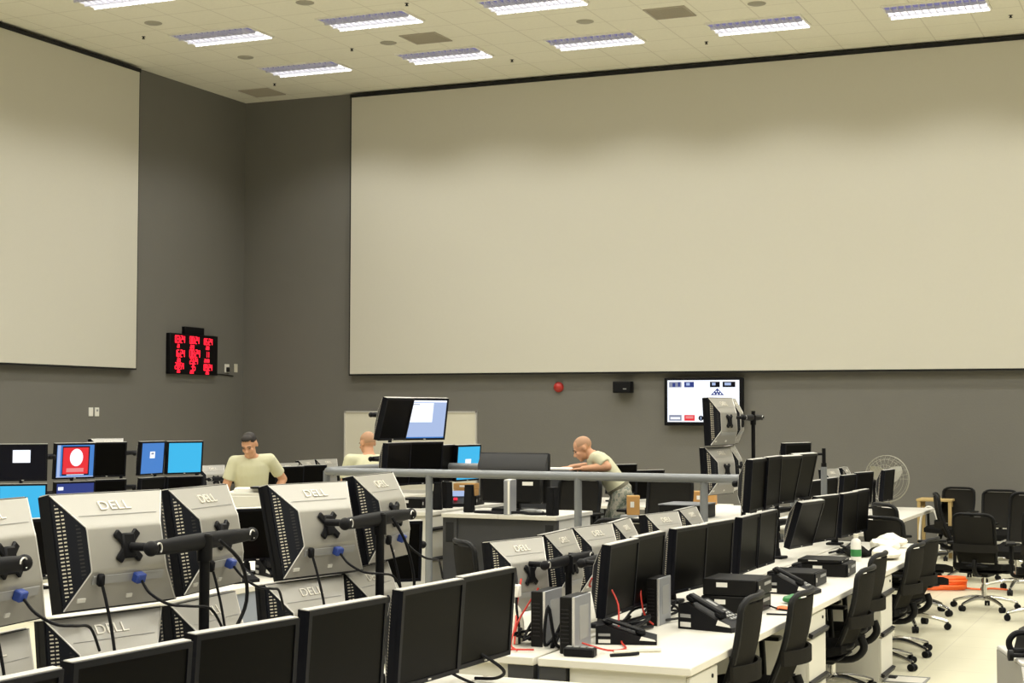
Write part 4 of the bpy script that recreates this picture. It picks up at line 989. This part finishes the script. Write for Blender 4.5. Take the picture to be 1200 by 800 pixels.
# ------------------------------------------------------------------ mesh-backed task chairs (the sitter faces local +y)
def make_chair():
    t = thing('task_chair', 'x', 'chair')
    rows = []
    for i in range(7):
        v = -1+2*i/6
        rows.append([(u*.245*(1-.06*max(0, v)), .02+v*.23, .455+.012*abs(u)**2 - (.03*max(0, v)**3) + (.02 if v < -.8 else 0)) for u in [-1+2*j/6 for j in range(7)]])
    MB().sheet(rows, .055, (0, 0, -1)).build('seat', M['fabric'], t)
    b = MB(); b.box((0, 0, .385), (.40, .36, .022), bev=.008); b.box((0, -.02, .36), (.16, .22, .05), bev=.01); b.build('seat_pan', M['chairframe'], t)
    def bp(u, z):   # back surface point, u in -1..1
        k = (z-.46)/.52
        hw = .178+.028*math.sin(PI*min(1, max(0, k))*.75)
        y = -.215 - .13*k - .03*math.sin(PI*k) + .045*u*u
        return Vector((u*hw, y, z))
    rows = [[bp(-.93+1.86*j/8, .49+.47*i/9) for j in range(9)] for i in range(10)]
    MB().sheet(rows, .010, (0, -1, 0)).build('backrest_mesh', M['mesh'], t)
    outline = [bp(-1, .44+.49*i/10) for i in range(11)] + [bp(-.96, .955), bp(-.80, .978)] + [bp(-.6+1.2*i/6, .985) for i in range(7)] + [bp(.80, .978), bp(.96, .955)] + [bp(1, .93-.49*i/10) for i in range(11)]
    b = MB(); b.tube(outline, .017, 8); b.tube([bp(-1, .465), bp(-.5, .452), bp(0, .45), bp(.5, .452), bp(1, .465)], .017, 8, 3)
    b.build('backrest_frame', M['chairframe'], t)
    rows = [[(u*.225, -.255-.055+.080*u*u-.02, z) for u in [-1+2*j/8 for j in range(9)]] for z in (.60, .63, .655, .68)]
    MB().sheet(rows, .016, (0, -1, 0)).build('lumbar_band', M['mesh'], t)
    b = MB(); b.tube([(0, -.05, .36), (0, -.22, .37), (0, -.29, .44), (0, -.275, .52)], .024, 10, 4); b.build('back_bracket', M['chairframe'], t)
    for s in (-1, 1):
        a = MB(); a.box((s*.29, .0, .672), (.085, .25, .026), bev=.011, seg=2)
        ar = a.build('armrest', M['chairframe'], t)
        MB().tube([(s*.20, -.02, .39), (s*.275, -.03, .40), (s*.29, -.03, .47), (s*.29, -.02, .66)], .017, 8, 4).build('arm_post', M['chairframe'], ar)
    b = MB(); b.cyl((0, 0, .09), (0, 0, .25), .027, seg=16); b.cyl((0, 0, .25), (0, 0, .36), .016, seg=14); b.build('gas_post', M['chrome'], t)
    for k in range(5):
        a = R(90+72*k+14); c_, s_ = math.cos(a), math.sin(a)
        b = MB(); b.tube([(.015*c_, .015*s_, .115), (.12*c_, .12*s_, .118), (.24*c_, .24*s_, .095), (.325*c_, .325*s_, .068)], [.024, .021, .018, .014], 8, 3)
        lg = b.build('base_leg', M['chrome'], t)
        b = MB()
        for q in (-1, 1):
            cx, cy = .325*c_ - q*.014*s_, .325*s_ + q*.014*c_
            b.cyl((cx+q*.010*s_, cy-q*.010*c_, .029), (cx-q*.010*s_, cy+q*.010*c_, .029), .029, seg=14)
        b.cyl((.325*c_, .325*s_, .03), (.325*c_, .325*s_, .07), .010, seg=8)
        b.build('caster', M['rubber'], lg)
    return t
ch0 = make_chair(); cu = [False]
def chair(x, y, face, label, z=0., s=1., group='mesh-backed task chairs', sz=None):
    """face = azimuth the sitter looks to"""
    o = ch0 if not cu[0] else dup(ch0); cu[0] = True
    o.location = (x, y, z); o.rotation_euler = (0, 0, R(face-90)); o.scale = (s, s, sz or s); tag(o, label, 'chair', group)
    return o
chair(-2.22, 7.20, 184, 'mesh-backed chair nearest the camera, half below the picture edge', sz=.98)
chair(-2.18, 8.06, 180, 'second mesh-backed chair along the telephone desk, back fully seen', sz=.915)
chair(-2.17, 9.68, 179, 'third mesh-backed chair along the telephone desk, before a white pedestal', sz=.89)
chair(-2.22, 10.36, 179, 'chair top peeping out right behind the third mesh chair', sz=.92)
chair(-2.18, 11.60, 176, 'mesh-backed chair just past the last white pedestal of the telephone desk', sz=.89)
chair(-2.18, 12.28, 174, 'last mesh-backed chair tucked under the telephone desk', sz=.88)
chair(-1.87, 15.35, 78, 'single chair with its whole back to us in the open aisle', 0, .92, sz=.90)
chair(-2.40, 14.75, 40, 'chair with a round-topped back at the far end of the telephone desk, left one', sz=1.0)
chair(-2.30, 13.75, 60, 'chair with a round-topped back at the far end of the telephone desk, right one', sz=.95)
chair(-2.36, 17.95, 8, 'chair seen edge-on before the pale wooden table', sz=.94)
chair(-2.90, 20.45, 255, 'dark chair against the back wall, left of two', sz=.88)
chair(-2.27, 19.75, 265, 'dark chair against the back wall, right of two', sz=.89)
chair(-1.74, 16.9, 250, 'chair cut by the right edge of the picture, farther one')
chair(-1.52, 18.6, 255, 'chair back at the right edge of the picture, near the wall')
chair(-1.26, 14.6, 100, 'chair base reaching in from the right edge of the picture')
chair(-5.43, 13.78, 262, 'chair with a wide rounded back on the platform, left of the stooping man', PZ, 1.08, sz=1.0)
chair(-4.73, 14.42, 265, 'chair with a wide rounded back on the platform, right of the stooping man', PZ, 1.1, sz=1.01)
chair(-3.93, 11.30, 100, 'chair top showing below the stooping man, in front of the rail', sz=1.04)
chair(-4.08, 9.42, 42, 'dark chair back showing left of the near silver monitor of the middle row')
# ------------------------------------------------------------------ people
def lerp(a, b, t): return Vector(a)*(1-t)+Vector(b)*t
def capsule(b, p0, p1, r0, r1, seg=14):
    p0, p1 = Vector(p0), Vector(p1)
    b.cyl(p0, p1, r0, r1, seg); b.sph(p0, r0, seg, 10); b.sph(p1, r1, seg, 10)
def ring(c, rx, ry, xd, ax, n=20):
    xd = Vector(xd).normalized(); ax = Vector(ax).normalized(); yd = ax.cross(xd).normalized(); xd = yd.cross(ax).normalized()
    return [Vector(c)+xd*rx*math.cos(2*PI*k/n)+yd*ry*math.sin(2*PI*k/n) for k in range(n)]
def loft_body(b, secs, xd):
    """secs: (centre, half width, half depth); closed with small end rings"""
    C_ = [Vector(s[0]) for s in secs]; rings = []
    for i, s in enumerate(secs):
        ax = C_[min(i+1, len(C_)-1)]-C_[max(i-1, 0)]
        rings.append(ring(s[0], s[1], s[2], xd, ax))
    b.loft(rings)
def solid(b, name, m, parent=None, voxel=.010, smooth=4):
    """one continuous skin over everything in b"""
    bmesh.ops.recalc_face_normals(b.bm, faces=b.bm.faces[:])
    me = bpy.data.meshes.new('tmp'); b.bm.to_mesh(me); b.bm.free()
    o = bpy.data.objects.new('tmp', me); C.objects.link(o)
    md = o.modifiers.new('r', 'REMESH'); md.mode = 'VOXEL'; md.voxel_size = voxel; md.use_smooth_shade = True
    s = o.modifiers.new('s', 'SMOOTH'); s.iterations = smooth; s.factor = .5
    bpy.context.view_layer.update()
    me2 = bpy.data.meshes.new_from_object(o.evaluated_get(bpy.context.evaluated_depsgraph_get()))
    bpy.data.objects.remove(o); bpy.data.meshes.remove(me)
    me2.name = name
    for p in me2.polygons: p.use_smooth = True
    me2.materials.clear(); me2.materials.append(m)
    r = bpy.data.objects.new(name, me2); C.objects.link(r)
    if parent is not None: r.parent = parent
    return r
def hand(b, wrist, elbow, palm_n, side, curl=.5):
    """five-fingered hand continuing the forearm; palm_n = direction the palm faces"""
    w = Vector(wrist); d = (w-Vector(elbow)).normalized(); n = Vector(palm_n); n = (n-d*n.dot(d)).normalized(); s = d.cross(n)*side
    palm = w+d*.085
    for k in range(4):
        o = (-1.5+k)*.020
        capsule(b, w+s*o*.7+d*.01, palm+s*o, .015, .0125, 10)
    ln = [.066, .078, .072, .056]
    for k in range(4):
        base = palm+s*(-1.5+k)*.0205; dd = d.copy(); p = base
        for j, q in enumerate((.45, .32, .23)):
            dd = (dd*math.cos(curl*(.35+.3*j)) + n*math.sin(curl*(.35+.3*j))).normalized()
            p2 = p+dd*ln[k]*q*1.25; capsule(b, p, p2, .0095-.0008*j, .0088-.0008*j, 8); p = p2
    p = w+d*.03-s*.030; t1 = (d*.6-s*.75+n*.35).normalized(); p2 = p+t1*.042; capsule(b, p, p2, .012, .0105, 8)
    t2 = (d*.9-s*.2+n*.4).normalized(); capsule(b, p2, p2+t2*.034, .0105, .009, 8)
def head_mat(pitch, yaw, roll): return (Matrix.Rotation(yaw, 3, 'Z') @ Matrix.Rotation(roll, 3, 'Y') @ Matrix.Rotation(pitch, 3, 'X'))
def person(name, label, loc, rz, P, pitch=0., yaw=0., roll=0., hair=True, scale=1.):
    """local frame: looks along -y, up z; his right is -x. P: joints"""
    root = thing(name, label, 'person', loc, (0, 0, R(rz))); root.scale = (scale,)*3
    g = {k: Vector(v) for k, v in P.items() if k != 'curl'}
    b = MB(); xd = Vector((1, 0, 0))
    pel, wai, che, nek, hd = g['pelvis'], g['waist'], g['chest'], g['neck'], g['head']
    xs = (g['shL']-g['shR']).normalized()
    up = (nek-che).normalized()
    loft_body(b, [(pel-(wai-pel)*.35, .10, .07), (pel, .165, .105), (wai, .145, .095), (lerp(wai, che, .5), .158, .105), (che, .172, .112), (lerp(che, nek, .55), .165, .095), (lerp(che, nek, .9), .10, .065), (nek+up*.02, .06, .055)], xs)
    capsule(b, nek-up*.05, lerp(nek, hd, .72), .060, .054)
    mt = head_mat(R(pitch), R(yaw), R(roll))
    def hp(x, y, z): return hd+mt @ Vector((x, y, z))
    b.sph(hp(0, .012, .030), (.076, .094, .086), 24, 16, mt); b.sph(hp(0, -.030, -.045), (.058, .066, .066), 20, 14, mt)
    b.sph(hp(0, -.066, -.095), (.028, .024, .022), 14, 10, mt)                      # chin
    b.sph(hp(0, -.075, .018), (.052, .020, .016), 14, 8, mt)                        # brow
    capsule(b, hp(0, -.086, .006), hp(0, -.110, -.030), .009, .014, 10)            # nose
    b.sph(hp(.012, -.101, -.036), (.009, .010, .008), 8, 6, mt); b.sph(hp(-.012, -.101, -.036), (.009, .010, .008), 8, 6, mt)
    b.sph(hp(0, -.091, -.061), (.024, .010, .006), 10, 6, mt); b.sph(hp(0, -.089, -.071), (.021, .010, .006), 10, 6, mt)   # lips
    for s in (-1, 1):
        b.sph(hp(s*.038, -.072, -.022), (.020, .018, .018), 10, 8, mt)              # cheek
        b.sph(hp(s*.078, .012, -.005), (.010, .020, .032), 10, 8, mt)               # ear
    for S, s in (('L', 1), ('R', -1)):
        sh, el, wr = g['sh'+S], g['el'+S], g['wr'+S]
        capsule(b, sh, el, .056, .043); capsule(b, el, lerp(el, wr, .35), .043, .043); capsule(b, lerp(el, wr, .35), wr, .043, .029)
        capsule(b, lerp(che, nek, .6)+xs*s*.08, sh, .075, .060)
        hand(b, wr, el, g.get('pn'+S, Vector((-s, 0, 0))), s, P['curl'][0] if 'curl' in P else .6)
        hip, kn, an = g['hip'+S], g['kn'+S], g['an'+S]
        capsule(b, hip, kn, .086, .060); capsule(b, kn, lerp(kn, an, .35), .060, .058); capsule(b, lerp(kn, an, .35), an, .058, .042)
        capsule(b, an+Vector((0, .03, -.04)), an+Vector((0, -.14, -.055)), .036, .030)
    body = solid(b, 'body', M['skin'], root, .0085, 3)
    # eyes and brows
    e = MB()
    for s in (-1, 1): e.sph(hp(s*.030, -.080, .002), (.012, .010, .007), 10, 6, mt)
    e.build('eyes', M['eye'], body)
    e = MB()
    for s in (-1, 1): e.tube([hp(s*.014, -.096, .022), hp(s*.030, -.096, .027), hp(s*.047, -.084, .021)], .0045, 6, 3)
    e.build('eyebrows', M['hair'], body)
    if hair:
        h = MB(); h.sph(hp(0, .020, .042), (.080, .094, .084), 24, 16, mt); h.sph(hp(0, -.03, .085), (.060, .055, .038), 16, 10, mt)
        h.sph(hp(0, .065, -.01), (.062, .045, .06), 16, 10, mt)
        bm = h.bm; inv = mt.transposed()
        o = solid(h, 'hair', M['hair'], root, .007, 2)
        me = o.data; bm = bmesh.new(); bm.from_mesh(me)      # trim to a hairline
        dl = [v for v in bm.verts if (lambda q: q.y < -.055 and q.z < .075 or q.z < .04 and q.y < .03 or q.z < -.035)(inv @ (v.co-hd))]
        bmesh.ops.delete(bm, geom=dl, context='VERTS'); bm.to_mesh(me); bm.free()
    else:
        h = MB(); h.sph(hp(0, .0155, .0315), (.0775, .0945, .0865), 28, 18, mt)
        inv = mt.transposed(); dl = [v for v in h.bm.verts if (lambda q: q.y < -.045 or q.z < .03 and q.y < .045 or q.z < -.02)(inv @ (v.co-hd))]
        bmesh.ops.delete(h.bm, geom=dl, context='VERTS'); h.build('shaved_hair', M['stubble'], root, sharp=180)
    # shirt
    h = MB()
    loft_body(h, [(pel+(wai-pel)*.25, .172, .118), (wai, .165, .115), (lerp(wai, che, .5), .176, .124), (che, .186, .128), (lerp(che, nek, .55), .176, .110), (lerp(che, nek, .88), .115, .080), (nek-up*.005, .078, .072)], xs)
    for S, s in (('L', 1), ('R', -1)):
        sh, el = g['sh'+S], g['el'+S]
        capsule(h, lerp(che, nek, .6)+xs*s*.07, sh, .080, .067); h.cyl(sh, lerp(sh, el, .70), .067, .066, 16); h.sph(sh, .067, 14, 10)
    solid(h, 'shirt', M['shirt'], root, .011, 3)
    # trousers, belt, boots
    h = MB(); loft_body(h, [(pel-(wai-pel)*.45, .12, .09), (pel-(wai-pel)*.1, .182, .125), (pel+(wai-pel)*.38, .166, .113)], xs)
    for S in 'LR':
        hip, kn, an = g['hip'+S], g['kn'+S], g['an'+S]
        capsule(h, hip, kn, .106, .083); capsule(h, kn, lerp(kn, an, .8), .083, .072)
    solid(h, 'trousers', M['camo'], root, .011, 3)
    h = MB(); loft_body(h, [(pel+(wai-pel)*.22, .178, .124), (pel+(wai-pel)*.46, .174, .121)], xs); h.build('belt', M['belt'], root)
    for S in 'LR':
        an = g['an'+S]; h = MB(); capsule(h, an+Vector((0, 0, .10)), an, .062, .055); capsule(h, an+Vector((0, .03, -.035)), an+Vector((0, -.16, -.045)), .045, .038)
        h.box((an.x, an.y-.06, .012), (.095, .29, .024), bev=.006)
        solid(h, 'boot', M['boot'], root, .010, 3)
    return root
person('person', 'dark-haired person in a sand T-shirt, standing with a hand on his hip and looking down', (-8.70, 13.62, 0), 35,
    dict(pelvis=(0, .02, .92), waist=(0, -.01, 1.06), chest=(-.01, -.07, 1.25), neck=(-.01, -.12, 1.41), head=(-.035, -.185, 1.525),
         shL=(.175, -.07, 1.37), shR=(-.18, -.11, 1.35), elL=(.325, .08, 1.165), wrL=(.23, -.02, .985), elR=(-.265, -.10, 1.09), wrR=(-.235, -.25, .875),
         hipL=(.10, .03, .88), hipR=(-.10, .03, .88), knL=(.11, -.01, .48), knR=(-.11, -.03, .48), anL=(.12, .04, .085), anR=(-.12, .02, .085), pnL=(-1, -.3, 0), pnR=(1, .3, 0), curl=(.6,)),
    pitch=28, yaw=-24, roll=-4, scale=.97)
person('person', 'bald person seen from behind in a sand T-shirt, in front of the whiteboard', (-7.76, 14.35, 0), 215,
    dict(pelvis=(0, .03, .90), waist=(0, .0, 1.03), chest=(0, -.06, 1.20), neck=(0, -.11, 1.36), head=(.01, -.15, 1.485),
         shL=(.195, -.07, 1.315), shR=(-.195, -.07, 1.315), elL=(.26, -.10, 1.04), wrL=(.20, -.33, .96), elR=(-.26, -.10, 1.04), wrR=(-.20, -.33, .96),
         hipL=(.10, .03, .86), hipR=(-.10, .03, .86), knL=(.11, -.03, .47), knR=(-.11, -.03, .47), anL=(.12, .04, .085), anR=(-.12, .02, .085), pnL=(0, 0, -1), pnR=(0, 0, -1), curl=(.5,)),
    pitch=14, yaw=24, hair=False)
person('person', 'bald person in a sand T-shirt and camouflage trousers, stooping to the left over a cabinet', (-5.29, 14.80, PZ), 293,
    dict(pelvis=(0, .06, .865), waist=(0, -.02, .985), chest=(0, -.135, 1.12), neck=(0, -.235, 1.235), head=(0, -.325, 1.30),
         shL=(.18, -.175, 1.205), shR=(-.18, -.195, 1.195), elL=(.245, -.085, 1.12), wrL=(.20, -.33, 1.10), elR=(-.26, -.22, 1.11), wrR=(-.17, -.44, 1.10),
         hipL=(.10, .07, .83), hipR=(-.10, .07, .83), knL=(.11, .0, .46), knR=(-.11, -.05, .46), anL=(.12, .10, .085), anR=(-.12, .02, .085), pnL=(0, 0, -1), pnR=(0, 0, -1), curl=(.35,)),
    pitch=30, yaw=0, hair=False, scale=.965)
# ------------------------------------------------------------------ camera, world, view
def camera():
    yaw, pitch, roll = .4075, .0446, .0022
    f = Vector((-math.sin(yaw)*math.cos(pitch), math.cos(yaw)*math.cos(pitch), math.sin(pitch)))
    r = Vector((math.cos(yaw), math.sin(yaw), 0)); u = r.cross(f)
    r2 = r*math.cos(roll) + u*math.sin(roll); u2 = -r*math.sin(roll) + u*math.cos(roll)
    m = Matrix((r2, u2, -f)).transposed().to_4x4(); m.translation = Vector((0, 0, H))
    c = bpy.data.cameras.new('camera'); c.sensor_width = 36; c.sensor_fit = 'HORIZONTAL'; c.lens = 1871.47/1200*36; c.clip_start = .05; c.clip_end = 100
    o = bpy.data.objects.new('camera', c); C.objects.link(o); o.matrix_world = m
    bpy.context.scene.camera = o
camera()
sc = bpy.context.scene
w = bpy.data.worlds.new('world'); sc.world = w; w.use_nodes = True
w.node_tree.nodes['Background'].inputs[0].default_value = (.9, .9, 1, 1); w.node_tree.nodes['Background'].inputs[1].default_value = .05
sc.view_settings.view_transform = 'Standard'; sc.view_settings.look = 'None'; sc.view_settings.gamma = 1; sc.view_settings.use_curve_mapping = False
sc.view_settings.exposure = EXPOSURE
sc.cycles.use_denoising = True
sc.cycles.max_bounces = 8; sc.cycles.diffuse_bounces = 5
